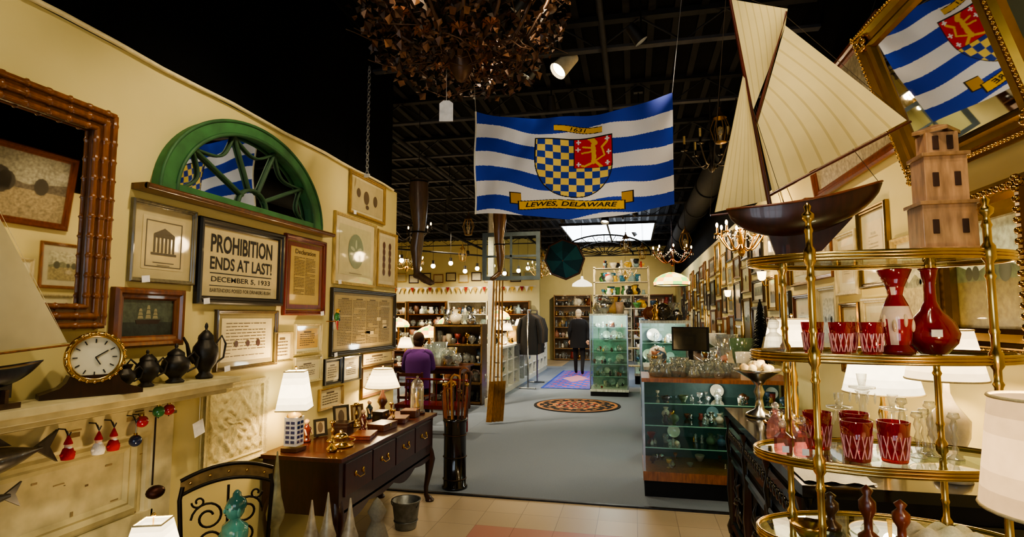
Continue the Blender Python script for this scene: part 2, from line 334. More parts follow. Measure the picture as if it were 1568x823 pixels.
pl(3.22,3.42,1.3,1.5,hx('8a7c50'),lines(6),fw=.015,paper=hx('cfc296'))
# bamboo mirror
b=B('bamboo_frame_mirror'); b.T=FT((WL+.003,1.62,2.03),X); w,h=.78,.96
b.frame(-w/2,w/2,-h/2,h/2,[(0,0),(0,.03),(.02,.035),(.085,.03),(.1,.012),(.1,.004)],'wood',hx('4c2a10')); b.rect(-w/2+.1,w/2-.1,-h/2+.1,h/2-.1,.006,'mirror',(.8,.8,.78)); b.rect(-w/2,w/2,-h/2,h/2,.0005,'wood',OAK)
for ins,rr in((.012,.014),(.052,.016),(.092,.012)):
    for ax in range(2):
        L=(w if ax==0 else h)/2-ins; O=(h if ax==0 else w)/2-ins
        for sg in(-1,1):
            m=120; pts=[];rs=[]
            for k in range(m+1):
                t=-L+2*L*k/m; pts.append((t,sg*O,.03) if ax==0 else (sg*O,t,.03)); rs.append(rr*(1+.4*max(0,math.cos(2*pi*t/.085))**20))
            b.tube(pts,rs,'wood',hx('6f4018'),8)
b.done()
# arched fan window
b=B('arched_fanlight_mirror'); b.T=FT((WL+.003,2.955,2.235),X); A,H=.72,.525; GR=hx('34693a'); N=40
def ar(t,k,z): return (A*k*math.cos(t),H*k*math.sin(t),z)
arc=[pi*i/N for i in range(N+1)]
P=[ar(t,1,0)[:2] for t in arc]+[ar(t,.87,0)[:2] for t in reversed(arc)]
for i in range(N):
    q=[P[i],P[i+1],P[2*N-i],P[2*N+1-i]]; b.prism(q,0,.055,'oldpaint',GR)
b.tube([ar(t,.86,.055) for t in arc],.012,'oldpaint',hx('2c5a32')); b.tube([ar(t,1,.055) for t in arc],.01,'oldpaint',hx('2c5a32'))
b.prism([ar(t,.9,0)[:2] for t in arc],.001,.01,'mirror',(.85,.9,.92)); b.box((0,.018,.03),(2*A,.036,.055),'oldpaint',GR)
sp=[0.0]+[pi*k/5 for k in range(1,5)]+[pi]; DG=hx('2a4a2e')
for t in sp[1:-1]: b.tube([(.0+.12*math.cos(t),.03+.10*math.sin(t),.02),ar(t,.88,.02)],.012,'oldpaint',DG,6)
b.tube([(.13*math.cos(t),.03+.11*math.sin(t),.02) for t in arc],.012,'oldpaint',DG)
for i in range(5):
    a0,a1=sp[i],sp[i+1]
    pts=[]
    for k in range(13):
        s_=k/12; t=a0+(a1-a0)*s_; pts.append(ar(t,.86-.2*math.sin(pi*s_)**.8,.02))
    b.tube(pts,.008,'oldpaint',DG,6)
b.done()
b=B('picture_ledge'); b.bb(WL+.001,WL+.09,2.13,3.79,2.2,2.23,'wood',hx('5b3a20')); b.cyl((WL+.09,2.13,2.215),(WL+.09,3.79,2.215),.015,None,'wood',hx('5b3a20')); b.done()
# ---------------------------------------------------------------- shelf + door panel
W0=hx('bfb48a')
b=B('wall_shelf'); b.bb(WL+.001,-2.08,1.1,2.66,1.25,1.28,'oldpaint',W0); b.bb(WL+.001,-2.11,1.12,2.64,1.22,1.25,'oldpaint',W0); b.bb(WL+.001,-2.14,1.13,2.63,1.195,1.22,'oldpaint',hx('a89c74'))
b.done(bevel=.004)
b=B('salvaged_door_panel'); b.T=FT((WL+.001,1.78,.68),X); w,h=1.28,.98
b.rect(-w/2,w/2,-h/2,h/2,.004,'oldpaint',hx('b8ac82')); b.frame(-w/2,w/2,-h/2,h/2,[(0,0),(0,.03),(.11,.03),(.12,.022),(.14,.02),(.15,.006)],'oldpaint',hx('c0b48a'))
for v0,v1 in((-h/2+.12,-.1),(.02,h/2-.12)): b.frame(-w/2+.18,w/2-.18,v0,v1,[(0,.004),(0,.02),(.02,.026),(.04,.012),(.05,.016),(.07,.005)],'oldpaint',hx('b0a478'))
b.box((0,-.04,.017),(w-.2,.09,.026),'oldpaint',W0)
for k in range(60): x=RN.uniform(-w/2,w/2); y=RN.uniform(-h/2,h/2); b.box((x,y,.0312 if abs(x)>w/2-.11 or abs(y)>h/2-.11 else .0055),(RN.uniform(.005,.06),RN.uniform(.003,.02),.001),'paint',hx(RN.choice(['6a5638','8a7650'])))
b.done()
b=B('carved_wooden_fish'); b.T=FT((WL+.036,1.6,1.10),X)
fc=hx('3c352c'); pts=[];rs=[]
for k in range(15):
    t=k/14; pts.append((-.35+.5*t,-.015*math.sin(t*3),.035)); rs.append(.005+.052*math.sin(pi*min(1,t*1.02+.02))**.8)
b.tube(pts,rs,'wood',fc,10); b.prism([(.12,0),(.21,.055),(.18,-.005),(.215,-.07)],.02,.035,'wood',fc); b.prism([(-.1,.045),(-.02,.08),(.04,.03)],.025,.035,'wood',fc); b.prism([(-.12,-.04),(-.07,-.09),(-.03,-.045)],.025,.035,'wood',fc)
b.sph((-.28,.015,.066),.008,'gloss',(.6,.5,.2),8); b.done()
b=B('carved_wooden_fish'); b.T=FT((WL+.036,1.45,.95),X); b.tube([(-.3+.5*k/12,0,.03) for k in range(13)],[.004+.04*math.sin(pi*(k+.3)/12.6) for k in range(13)],'wood',hx('2a2620'),10); b.prism([(.17,0),(.24,.04),(.22,0),(.24,-.05)],.02,.03,'wood',hx('2a2620')); b.done()
RED=hx('a01215')
def ornament(y,z,kind,col):
    b=B('hanging_ornament'); x=-2.215; b.tube([(x,y,z),(x,y,1.13),(x-.01,y,1.145)],.0015,'metal',(.3,.3,.3),4); b.tube([(WL+.003,y,1.15),(x-.02,y,1.15),(x,y,1.12),(x+.01,y,1.14)],.003,'metaldull',(.05,.05,.05),5)
    if kind=='ball': b.sph((x,y,z-.02),.027,'gloss',col); b.cyl((x,y,z+.004),(x,y,z+.014),.008,None,'metal',GOLD)
    else:
        b.lathe((x,y,z-.06),[(0,0),(.022,.003),(.026,.02),(.018,.045),(.012,.05)],'cloth',col,10); b.sph((x,y,z-.003),.013,'paint',hx('e0b090')); b.lathe((x,y,z+.003),[(.016,0),(.015,.006),(.003,.035),(0,.036)],'cloth',RED,10)
        b.sph((x+.008,y,z-.014),(.008,.01,.012),'cloth',(.8,.8,.75)); b.sph((x,y-.02,z-.035),(.008,.012,.008),'cloth',col); b.sph((x,y+.02,z-.035),(.008,.012,.008),'cloth',col)
    b.done()
for y,z,k,c in((1.84,1.09,'s',RED),(1.97,1.08,'s',hx('d8d4cc')),(2.04,1.08,'s',RED),(2.18,1.14,'ball',RED),(2.15,1.06,'ball',hx('1d2440')),(2.27,1.17,'ball',hx('2f6a3c')),(2.33,1.17,'ball',RED)): ornament(y,z,k,c)
b=B('long_handled_ladle'); b.tube([(-2.2,2.24,1.13),(-2.2,2.24,.82)],.004,'metaldull',hx('2a2018')); b.sph((-2.18,2.24,.79),(.035,.045,.03),'metaldull',hx('3a2018')); b.done()
b=B('price_tag'); 
for (x,y,z) in((-2.19,2.5,1.03),): b.box((x,y,z),(.002,.07,.075),'paint',hx('e8e4dc'),Matrix.Rotation(.25,3,'X')); b.tube([(x,y,z+.03),(x,y,z+.155)],.001,'paint',(.8,.8,.8),4)
b.done()
def carvepanel():
    b=B('carved_relief_panel'); b.T=FT((WL+.002,2.90,.98),X)
    def f(s,t):
        x=-.265+.53*s; y=.24-.48*t; e=min(s,1-s,t,1-t)
        z=.014
        if e<.08: z=.024+.005*math.cos(e*60)
        else:
            r=math.hypot(x,y); a=math.atan2(y,x)
            z=.010+.007*math.sin(r*70+2*math.sin(a*4))*math.cos(a*6)+.004*math.sin(x*90)*math.sin(y*80)
        return (x,y,z)
    b.grid(f,110,100,'relief',col=hx('cfc08a')); b.box((0,0,.004),(.53,.48,.008),'relief',hx('cfc08a')); b.done()
carvepanel()
# sailboat on left shelf
b=B('model_sailboat'); x=-2.16; SC=hx('d8cfa8')
def hull(b,c,L,Wd,D,col,ax,deckcol,sheer=.02,mat='wood'):
    ax=Vector(ax); pr=Vector((-ax.y,ax.x,0)).normalized()
    def f(s,t):
        l=(s-.5)*2; wd=Wd*(1-abs(l)**2.4)**.8 if abs(l)<1 else 0; a=pi*t; dep=D*(1-abs(l)**3*.75)
        return Vector(c)+ax*(l*L/2*(1-.12*math.sin(a)))+pr*(wd*math.cos(a))+Vector((0,0,-dep*math.sin(a)**.8+sheer*l*l))
    b.grid(f,24,12,mat,col=col)
    b.grid(lambda s,t:Vector(c)+ax*((s-.5)*L)+pr*(Wd*(1-abs((s-.5)*2)**2.4)**.8*(1-2*t) if 0<s<1 else 0)+Vector((0,0,-.004+sheer*((s-.5)*2)**2)),24,4,mat,col=deckcol)
hull(b,(x,1.47,1.42),.42,.055,.07,hx('20242a'),(0,1,0),hx('5a3a20'))
b.box((x,1.47,1.345),(.015,.2,.06),'wood',hx('20242a')); b.box((x,1.47,1.29),(.08,.22,.02),'wood',hx('3a2414'))
for yy in(1.40,1.54): b.box((x,yy,1.32),(.06,.012,.05),'wood',hx('3a2414'))
b.cyl((x,1.37,1.42),(x,1.37,2.2),.006,.003,'wood',OAK,8); b.cyl((x,1.37,1.46),(x,1.77,1.49),.004,None,'wood',OAK,8)
b.grid(lambda s,t:(x+.035*math.sin(pi*s)*math.sin(pi*t),1.375+(.385*(1-t)**1.05)*s,1.47+.66*t+.03*s),12,16,'sail',col=SC)
b.grid(lambda s,t:(x+.03*math.sin(pi*s)*math.sin(pi*t),1.36-(.2*(1-t))*s,1.5+.6*t),8,12,'sail',col=SC)
b.tube([(x,1.76,1.5),(x,1.37,2.18)],.001,'cloth',SC,3); b.done()
# clock
b=B('mantel_clock'); b.T=FT((-2.165,1.88,1.281),(.86,-.5,0)); MW=hx('2a120a')
b.prism([(-.17,0),(.17,0),(.17,.018),(.15,.025),(.11,.04),(.09,.06),(.08,.085),(-.08,.085),(-.09,.06),(-.11,.04),(-.15,.025),(-.17,.018)],-.035,.045,'wood',MW)
b.T=b.T@Matrix.Translation((0,.155,0))
b.lathe((0,0,-.03),[(0,0),(.088,0),(.092,.04),(.1,.05),(.104,.065),(.1,.078),(.088,.08),(.082,.07)],'metal',BRASS,32); b.lathe((0,0,.028),[(0,0),(.084,.001)],'print',hx('ded6b8'),32,sm=False)
for k in range(12):
    a=2*pi*k/12; b.box((.066*math.sin(a),.066*math.cos(a),.031),(.004,.016,.002),'paint',BLK,Matrix.Rotation(-a,3,'Z'))
for k in range(24): 
    a=2*pi*k/24; b.sph((.098*math.sin(a),.098*math.cos(a),.046),.008,'metal',BRASS,6)
for a,l in((1.0,.05),(2.6,.035)): b.box((l/2*math.sin(a),l/2*math.cos(a),.033),(.004,l,.002),'paint',BLK,Matrix.Rotation(-a,3,'Z'))
b.done()
PEW=hx('3a3733')
def pot(name,y,r,h,spout=True,lid=True,x=-2.19,two=False):
    b=B(name); b.T=T3(x,y,1.281,1.2)
    pr=[(0,0),(.6,.0),(.65,.04),(.4,.1),(.45,.14),(.85,.28),(1,.42),(.9,.56),(.6,.66),(.55,.72)]
    b.lathe((0,0,0),[(a*r,z*h) for a,z in pr],'metaldull',PEW,20,rip=(.03,8))
    if lid: b.lathe((0,0,.7*h),[(r*.6,0),(r*.55,h*.06),(r*.25,h*.14),(r*.08,h*.17),(r*.14,h*.22),(r*.1,h*.27),(0,h*.3)],'metaldull',PEW,16)
    else: b.lathe((0,0,.7*h),[(r*.55,0),(r*.72,h*.14)],'metaldull',PEW,16)
    hd=[(r*.8,0,h*.6),(r*1.3,0,h*.75),(r*1.65,0,h*.6),(r*1.5,0,h*.35),(r*.85,0,h*.25)]
    b.tube(hd,r*.09,'metaldull',PEW)
    if two: b.tube([(-a,c,d) for a,c,d in hd],r*.09,'metaldull',PEW)
    elif spout: b.tube([(-r*.8,0,h*.3),(-r*1.25,0,h*.42),(-r*1.45,0,h*.62),(-r*1.75,0,h*.74)],[r*.24,r*.18,r*.12,r*.09],'metaldull',PEW,8)
    b.done()
pot('pewter_creamer',2.05,.045,.13,lid=False,spout=False); pot('pewter_sugar_bowl',2.165,.052,.17,two=True,spout=False); pot('pewter_teapot',2.33,.065,.19); pot('pewter_coffee_pot',2.52,.065,.29)
# ---------------------------------------------------------------- lamps
def lamp(x,y,z,h,r0,r1,sh,base='brass',scol=(1,.80,.48),E=3.2,P=14,name='table_lamp',pleat=0,n=28,hexs=False):
    b=B(name); bh=h-sh*.85; k=bh
    if base=='ginger':
        b.box((x,y,z+.012),(.11,.11,.022),'wood',MAHOG); b.box((x,y,z+.02+.35*bh),(.085,.085,.6*bh),'gloss',hx('d0d4de'))
        for i in range(5):
            for j in(-1,1):
                b.box((x+.018*j,y-.0432,z+.06+.1*bh*i),(.026,.002,.06*bh),'gloss',hx('1c2c6a')); b.box((x+.0432,y+.018*j,z+.06+.1*bh*i),(.002,.026,.06*bh),'gloss',hx('1c2c6a'))
        b.lathe((x,y,z+.02+.65*bh),[(.05,0),(.04,.02),(.015,.03),(.012,.1)],'metal',BRASS)
    elif base=='wood': b.lathe((x,y,z),[(0,0),(.08,0),(.08,.02),(.03,.04),(.02,.3*k),(.045,.45*k),(.03,.6*k),(.012,.75*k),(.01,k)],'wood',MAHOG)
    elif base=='urn': b.lathe((x,y,z),[(0,0),(.07,0),(.06,.03),(.025,.06),(.07,.4*k),(.075,.55*k),(.03,.7*k),(.012,.8*k),(.01,k)],'gloss',hx('c9bfa8'))
    else: b.lathe((x,y,z),[(0,0),(.08,0),(.075,.015),(.025,.03),(.015,.1*k),(.025,.3*k),(.012,.4*k),(.022,.6*k),(.01,.75*k),(.008,k)],'metal',BRASS)
    m=4 if hexs else n
    sc=tuple(c*E for c in scol)
    T=b.T; b.T=Matrix.Translation((x,y,z+h-sh))@Matrix.Rotation(pi/4+.35 if hexs else 0,4,'Z')
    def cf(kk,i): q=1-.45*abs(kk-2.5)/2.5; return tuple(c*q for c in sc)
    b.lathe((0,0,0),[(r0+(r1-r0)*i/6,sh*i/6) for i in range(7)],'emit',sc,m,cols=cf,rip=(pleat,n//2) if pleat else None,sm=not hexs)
    b.ring((0,0,sh),r1,.004,'cloth',hx('c8b890'),n=m) ; b.ring((0,0,0),r0,.004,'cloth',hx('c8b890'),n=m)
    b.T=T; b.tube([(x,y,z+h-sh*.9),(x,y,z+h+.02)],.003,'metal',BRASS); b.sph((x,y,z+h+.025),.009,'metal',BRASS,8); b.sph((x,y,z+h-sh*.5),(.022,.022,.03),'emit',(9,7,4),8)
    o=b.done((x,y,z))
    if P:
        light('bulb_upper','POINT',(x,y,z+h-.02),P*.5,WARM,.03,parent=o); light('bulb_lower','POINT',(x,y,z+h-sh+.03),P*.5,WARM,.03,parent=o)
    return o
# ---------------------------------------------------------------- left desk
b=B('mahogany_writing_desk'); D=hx('2c1009'); x0,x1,y0,y1=-2.285,-1.75,3.14,4.74
b.bb(x0,x1+.03,y0-.03,y1+.03,.725,.75,'wood',hx('42190c')); b.bb(x0+.01,x1,y0,y1,.40,.725,'wood',D)
for i in range(4):
    ya=y0+.05+(y1-y0-.1)*i/4+.01; yb=y0+.05+(y1-y0-.1)*(i+1)/4-.01
    b.box((x1+.004,(ya+yb)/2,.60),(.012,yb-ya,.2),'wood',hx('38140a'))
    for yy in((ya+yb)/2-.05,(ya+yb)/2+.05): b.sph((x1+.013,yy,.61),(.006,.014,.018),'metal',BRASS,8)
    b.tube([(x1+.016,(ya+yb)/2-.05,.605),(x1+.03,(ya+yb)/2-.03,.585),(x1+.03,(ya+yb)/2+.03,.585),(x1+.016,(ya+yb)/2+.05,.605)],.004,'metal',BRASS)
T=Matrix(((0,0,1,0),(1,0,0,0),(0,1,0,0),(0,0,0,1)))
b.T=T; ap=[(y0,.42)]
for i in range(41):
    t=i/40; ap.append((y0+(y1-y0)*t,.40-.05*abs(math.sin(t*pi*4))*(1 if int(t*4)%2==0 else .4)-.02))
ap.append((y1,.42)); b.prism(ap,x1-.02,x1,'wood',D); b.T=Matrix()
for (x,y,sx,sy) in((x1-.04,y0+.04,1,-1),(x1-.04,y1-.04,1,1),(x0+.06,y0+.04,0,-1),(x0+.06,y1-.04,0,1)):
    pts=[(0,.5,.035),(.02,.42,.045),(.035,.36,.045),(.025,.25,.03),(.0,.13,.02),(.0,.06,.018),(.02,.03,.028),(.035,.012,.03)]
    b.tube([(x+sx*a*.7,y+sy*a*.7,z) for a,z,r in pts],[r for a,z,r in pts],'wood',D,10); b.lathe((x+sx*.025,y+sy*.025,0.001),[(0,0),(.035,0),(.04,.012),(.025,.028),(0,.03)],'wood',D,12)
b.done(bevel=.003)
lamp(-2.13,3.24,.751,.50,.135,.085,.24,'ginger',E=3.8,P=24,hexs=True)
lamp(-2.13,4.52,.751,.40,.15,.085,.16,'wood',scol=(1,.72,.34),E=3.8,P=17)
def frameonstand(x,y,z,w,h,col,n=(1,-.6,0)):
    b=B('tabletop_picture_frame'); b.T=FT((x,y,z+h/2+.002),n,-.15); b.frame(-w/2,w/2,-h/2,h/2,[(0,0),(0,.012),(.015,.012),(.018,.003)],'wood',col); b.rect(-w/2,w/2,-h/2,h/2,.004,'print',hx('a99878')); dots(b,0,0,[(0,0,w*.2,h*.3)],hx('5a4a3a'),.005); b.rect(-w/2,w/2,-h/2,h/2,0,'wood',col); b.box((0,-h*.1,-.03),(.02,h*.75,.004),'wood',col,Matrix.Rotation(.35,3,'X')); b.done()
frameonstand(-2.2,3.95,.751,.13,.17,BLK); frameonstand(-2.2,4.2,.751,.11,.14,hx('6a4a28')); frameonstand(-2.2,3.66,.751,.1,.12,BLK)
def wbox(x,y,z,s,col,rz=0,name='wooden_trinket_box'):
    b=B(name); b.T=T3(x,y,z,rz); b.box((0,0,s[2]*.35),(s[0],s[1],s[2]*.7),'wood',col); b.box((0,0,s[2]*.85),(s[0]*1.04,s[1]*1.04,s[2]*.28),'wood',tuple(c*1.3 for c in col)); b.box((s[0]/2+.003,0,s[2]*.68),(.004,.02,.02),'metal',BRASS); b.done(bevel=.003)
for x,y,s,c,rz in((-1.88,3.70,(.14,.2,.03),hx('6a2c10'),.2),(-1.88,4.0,(.14,.2,.05),hx('4a200e'),-.1),(-2.1,3.8,(.12,.12,.08),hx('2c140a'),.1),(-1.88,4.3,(.14,.18,.04),hx('5a2a12'),.2),(-2.02,4.26,(.09,.12,.09),hx('20120c'),0),(-1.88,4.54,(.13,.14,.06),hx('4a2612'),.1)): wbox(x,y,.751,s,c,rz)
b=B('brass_inkstand'); b.lathe((-1.9,3.42,.751),[(0,0),(.08,0),(.085,.01),(.03,.02),(.035,.04),(.05,.06),(.03,.08),(.01,.085),(.01,.1),(0,.105)],'metal',BRASS)
b.lathe((-1.88,3.27,.751),[(0,0),(.03,0),(.035,.02),(.01,.04),(.008,.06),(.014,.07),(0,.08)],'metal',BRASS,12); b.ring((-1.9,3.42,.79),.09,.004,'metal',BRASS); b.done()
for (x,y,r,h) in((-2.02,3.52,.018,.14),(-2.12,4.04,.02,.18),(-2.0,4.42,.018,.13),(-1.86,4.155,.015,.12)):
    b=B('brass_candlestick'); b.lathe((x,y,.751),[(0,0),(r*2.2,0),(r*2,.01),(r*.5,.02),(r*.4,h*.4),(r*.8,h*.5),(r*.4,h*.6),(r*.5,h*.85),(r*1.2,h*.9),(r*.9,h),(0,h)],'metal',BRASS,14); b.done()
b=B('glass_cloche'); cx_,cy_=-1.88,4.69; b.lathe((cx_,cy_,.751),[(0,0),(.07,0),(.07,.02),(0,.02)],'wood',MAHOG); b.lathe((cx_,cy_,.772),[(.058,0),(.058,.2),(.05,.25),(.02,.28),(.006,.285),(.012,.3),(0,.31)],'glass',(.93,.97,.95)); b.lathe((cx_,cy_,.772),[(.02,0),(.03,.05),(.012,.08),(.025,.15),(0,.18)],'metal',GOLD,12); b.done()
for (x,y) in((-2.17,4.36),(-2.0,3.92),(-2.19,3.48)):
    b=B('small_figurine'); b.lathe((x,y,.751),[(0,0),(.028,0),(.03,.015),(.018,.02),(.022,.06),(.03,.09),(.015,.11),(.01,.12)],'gloss',hx(RN.choice(['20303a','c0b49a','5a2018'])),12); b.sph((x,y,.751+.135),.018,'gloss',hx('c9a888'),10); b.tube([(x,y-.025,.84),(x+.02,y-.035,.80)],.006,'gloss',hx('c9a888'),5); b.tube([(x,y+.025,.84),(x+.02,y+.035,.80)],.006,'gloss',hx('c9a888'),5); b.done()
b=B('parrot_ornament'); x,y,z=-2.21,3.87,1.60
b.sph((x,y,z),(.02,.025,.035),'gloss',hx('2f6a3c'),10); b.sph((x+.01,y-.005,z+.045),.017,'gloss',hx('c09018'),10); b.tube([(x,y,z-.03),(x,y+.01,z-.1)],[.012,.004],'gloss',RED,6); b.sph((x+.028,y-.01,z+.042),(.008,.004,.006),'gloss',BLK,6); b.tube([(WL+.003,y,z-.035),(x+.01,y,z-.035)],.004,'wood',OAK); b.tube([(x,y+.025,z+.01),(x,y+.04,z-.03)],[.01,.004],'gloss',hx('2f5a8a'),6); b.done()
# umbrella stand & canes
b=B('umbrella_stand'); UX,UY=-1.66,5.1
b.lathe((UX,UY,0.013),[(0,0),(.12,0),(.12,.02),(.105,.03),(.105,.6),(.115,.61),(.115,.64),(.1,.64),(.098,.05),(0,.04)],'gloss',hx('17110f'),28)
for z in(.1,.3,.5): b.ring((UX,UY,z),.107,.006,'metaldull',hx('3a2a1a'))
b.done()
b=B('walking_canes')
for k in range(12):
    a=2*pi*k/12; t=Vector((UX+.05*math.cos(a),UY+.05*math.sin(a),.08)); e=Vector((UX+RN.uniform(.1,.16)*math.cos(a),UY+.02+RN.uniform(.1,.15)*math.sin(a),RN.uniform(.86,1.05))); c=hx(RN.choice(['7a4422','4a2814','9a6a30','3a241a']))
    b.cyl(t,e,.008,.010,'wood',c,8)
    if k%2: b.tube([e,e+Vector((0,0,.04)),e+Vector((.03,0,.07)),e+Vector((.07,.01,.06)),e+Vector((.08,.01,.03))],.011,'wood',c)
    else: b.sph(e,.022,'metal' if k%4==0 else 'gloss',BRASS if k%4==0 else c,10)
b.done()
b=B('metal_bucket'); BX,BY=-1.72,4.1; b.lathe((BX,BY,.001),[(0,.005),(.075,.0),(.08,.01),(.105,.2),(.112,.205),(.112,.212),(.1,.208),(.078,.02),(0,.015)],'metaldull',hx('7a7e7e'),26); b.ring((BX,BY,.06),.089,.004,'metaldull',hx('6a6c6c')); b.tube([(BX+.11*math.cos(a),BY-.03,.2-.07*math.sin(a)+.0) for a in[pi*i/12 for i in range(13)]],.003,'metaldull',(.1,.1,.1)); b.done()
def spire(x,y,h,col,name='cast_iron_spire_finial'):
    b=B(name); b.lathe((x,y,.001),[(0,0),(.06,0),(.06,.03),(.035,.05),(.025,.1),(.04,.14),(.05,.18),(.03,.24),(.02,h*.5),(.045,h*.56),(.05,h*.6),(.03,h*.7),(.015,h*.85),(.004,h)],'cast',col,16); b.done()
spire(-1.98,2.86,.84,hx('8a8a70')); spire(-1.84,3.0,.54,hx('aaa290')); spire(-1.72,2.97,.60,hx('a09a88')); spire(-1.64,3.08,.54,hx('aaa290')); 
b=B('carved_stone_finial'); b.lathe((-1.48,3.1,.001),[(0,0),(.07,0),(.07,.08),(.04,.12),(.06,.2),(.075,.3),(.05,.38),(.03,.42),(.055,.47),(.02,.53),(0,.55)],'relief',hx('6c6a5e'),18); b.done()
# iron chair
b=B('wrought_iron_chair'); K=hx('2a2620')
b.T=FT((-2.0,2.5,.0),(.75,-.66,0))
def sc(cx,cy,r,t0,turn,sg,nn=26): return [(cx+sg*r*(1-.7*k/nn)*math.cos(t0+turn*k/nn),cy+r*(1-.7*k/nn)*math.sin(t0+turn*k/nn),0) for k in range(nn+1)]
for sg in(-1,1):
    b.tube([(sg*.2,.012,0),(sg*.19,.4,0),(sg*.21,.72,-.01),(sg*.2,.78,-.01)],.011,'metaldull',K); b.tube([(sg*.19,.42,0),(sg*.2,.42,.36),(sg*.21,.012,.4)],.011,'metaldull',K)
    b.tube(sc(sg*.085,.62,.075,0,9,sg),.006,'metaldull',K); b.tube(sc(sg*.08,.5,.055,pi,-8,sg),.006,'metaldull',K); b.tube(sc(sg*.13,.7,.03,0,-7,sg),.005,'metaldull',K)
def bk(s,t): a=(s-.5)*2; return (a*.21,.74+.07*t+.05*(1-a*a),-.01)
b.grid(bk,16,2,'metaldull',col=hx('8a7450')); b.tube([bk(i/16,0) for i in range(17)],.009,'metaldull',K); b.tube([bk(i/16,1) for i in range(17)],.009,'metaldull',K)
for k in range(5): b.sph(bk(.1+.2*k,.5),(.008,.008,.008),'metal',BRASS,8)
b.tube([(0,.42,0),(0,.76,0)],.007,'metaldull',K); b.box((0,.425,.19),(.42,.02,.4),'cloth',hx('5a4632')); b.done()
# buddha
b=B('jade_buddha_statue'); J=hx('4a8a80'); b.T=T3(-1.825,2.335,.437,-.55,.88)@Matrix.Translation((0,0,-.33))
b.lathe((0,0,.33),[(0,0),(.13,0),(.125,.02),(.1,.03),(0,.03)],'gloss',hx('2f5a54'),24)
b.sph((0,0,.4),(.135,.1,.055),'gloss',J,18); b.sph((-.07,-.06,.39),(.075,.05,.035),'gloss',J); b.sph((.07,-.06,.39),(.075,.05,.035),'gloss',J)
b.lathe((0,0,.4),[(.08,0),(.075,.06),(.085,.12),(.08,.155),(.035,.18),(.028,.2)],'gloss',J,20,1,.75)
for sg in(-1,1): b.tube([(sg*.075,0,.54),(sg*.11,-.02,.47),(sg*.08,-.07,.42),(sg*.015,-.09,.42)],[.028,.025,.02,.016],'gloss',J,8)
b.sph((0,-.004,.64),(.046,.05,.058),'gloss',J,16); b.lathe((0,.004,.645),[(.049,0),(.05,.02),(.04,.045),(.022,.058),(.02,.075),(.008,.09),(0,.092)],'gloss',hx('2a5a56'),18,rip=(.04,9))
b.sph((0,-.054,.638),(.007,.009,.012),'gloss',J,8)
for sg in(-1,1): b.sph((sg*.048,0,.63),(.006,.01,.024),'gloss',J,8); b.sph((sg*.017,-.047,.65),(.008,.004,.003),'gloss',hx('16302c'),8)
b.sph((0,-.049,.617),(.012,.004,.004),'gloss',hx('16302c'),8); b.done()
b=B('wooden_stool'); b.lathe((-1.92,1.94,.36),[(0,0),(.14,0),(.15,.015),(.14,.03),(0,.03)],'wood',OAK,24)
for k in range(4): 
    a=pi/4+pi/2*k; b.cyl((-1.92+.1*math.cos(a),1.94+.1*math.sin(a),.36),(-1.92+.13*math.cos(a),1.94+.13*math.sin(a),.001),.016,.012,'wood',OAK,10)
b.done()
lamp(-1.90,1.95,.391,.39,.115,.075,.14,'urn',E=3.6,P=8,hexs=True)
# ---------------------------------------------------------------- flag
FW,FH=1.57,.86
def fpos(s,t,off=0):
    x=-1.25+FW*s; sag=(.12-.05*t)*math.sin(pi*s); z=3.30-FH*t-sag+.02*math.sin(7*s)*t
    y=4.3+.026*math.sin(11*s+3*t)+.02*math.sin(5*s-6*t+1)+.014*math.sin(23*s+9*t)
    return (x,y+off,z)
BLUE=hx('1836a8'); WHT=hx('d0d4e2'); YEL=hx('d0a820'); RD=hx('b81c2a')
def seg(px,py,ax,ay,bx,by):
    dx,dy=bx-ax,by-ay; t=max(0,min(1,((px-ax)*dx+(py-ay)*dy)/(dx*dx+dy*dy+1e-9))); return math.hypot(px-ax-t*dx,py-ay-t*dy)
LION=[(.0,.25,.02,-.15,.09),(.02,-.15,.0,-.3,.09),(-.02,.42,.05,.3,.11),(-.1,.45,-.04,.42,.05),(.02,.15,-.25,.22,.045),(.05,.05,-.28,.02,.045),(.0,-.3,-.22,-.42,.05),(-.22,-.42,-.28,-.4,.05),(.05,-.28,.2,-.45,.06),(.2,-.45,.12,-.5,.04),(.06,-.25,.28,-.1,.035),(.28,-.1,.22,.15,.035),(.22,.15,.34,.3,.05)]
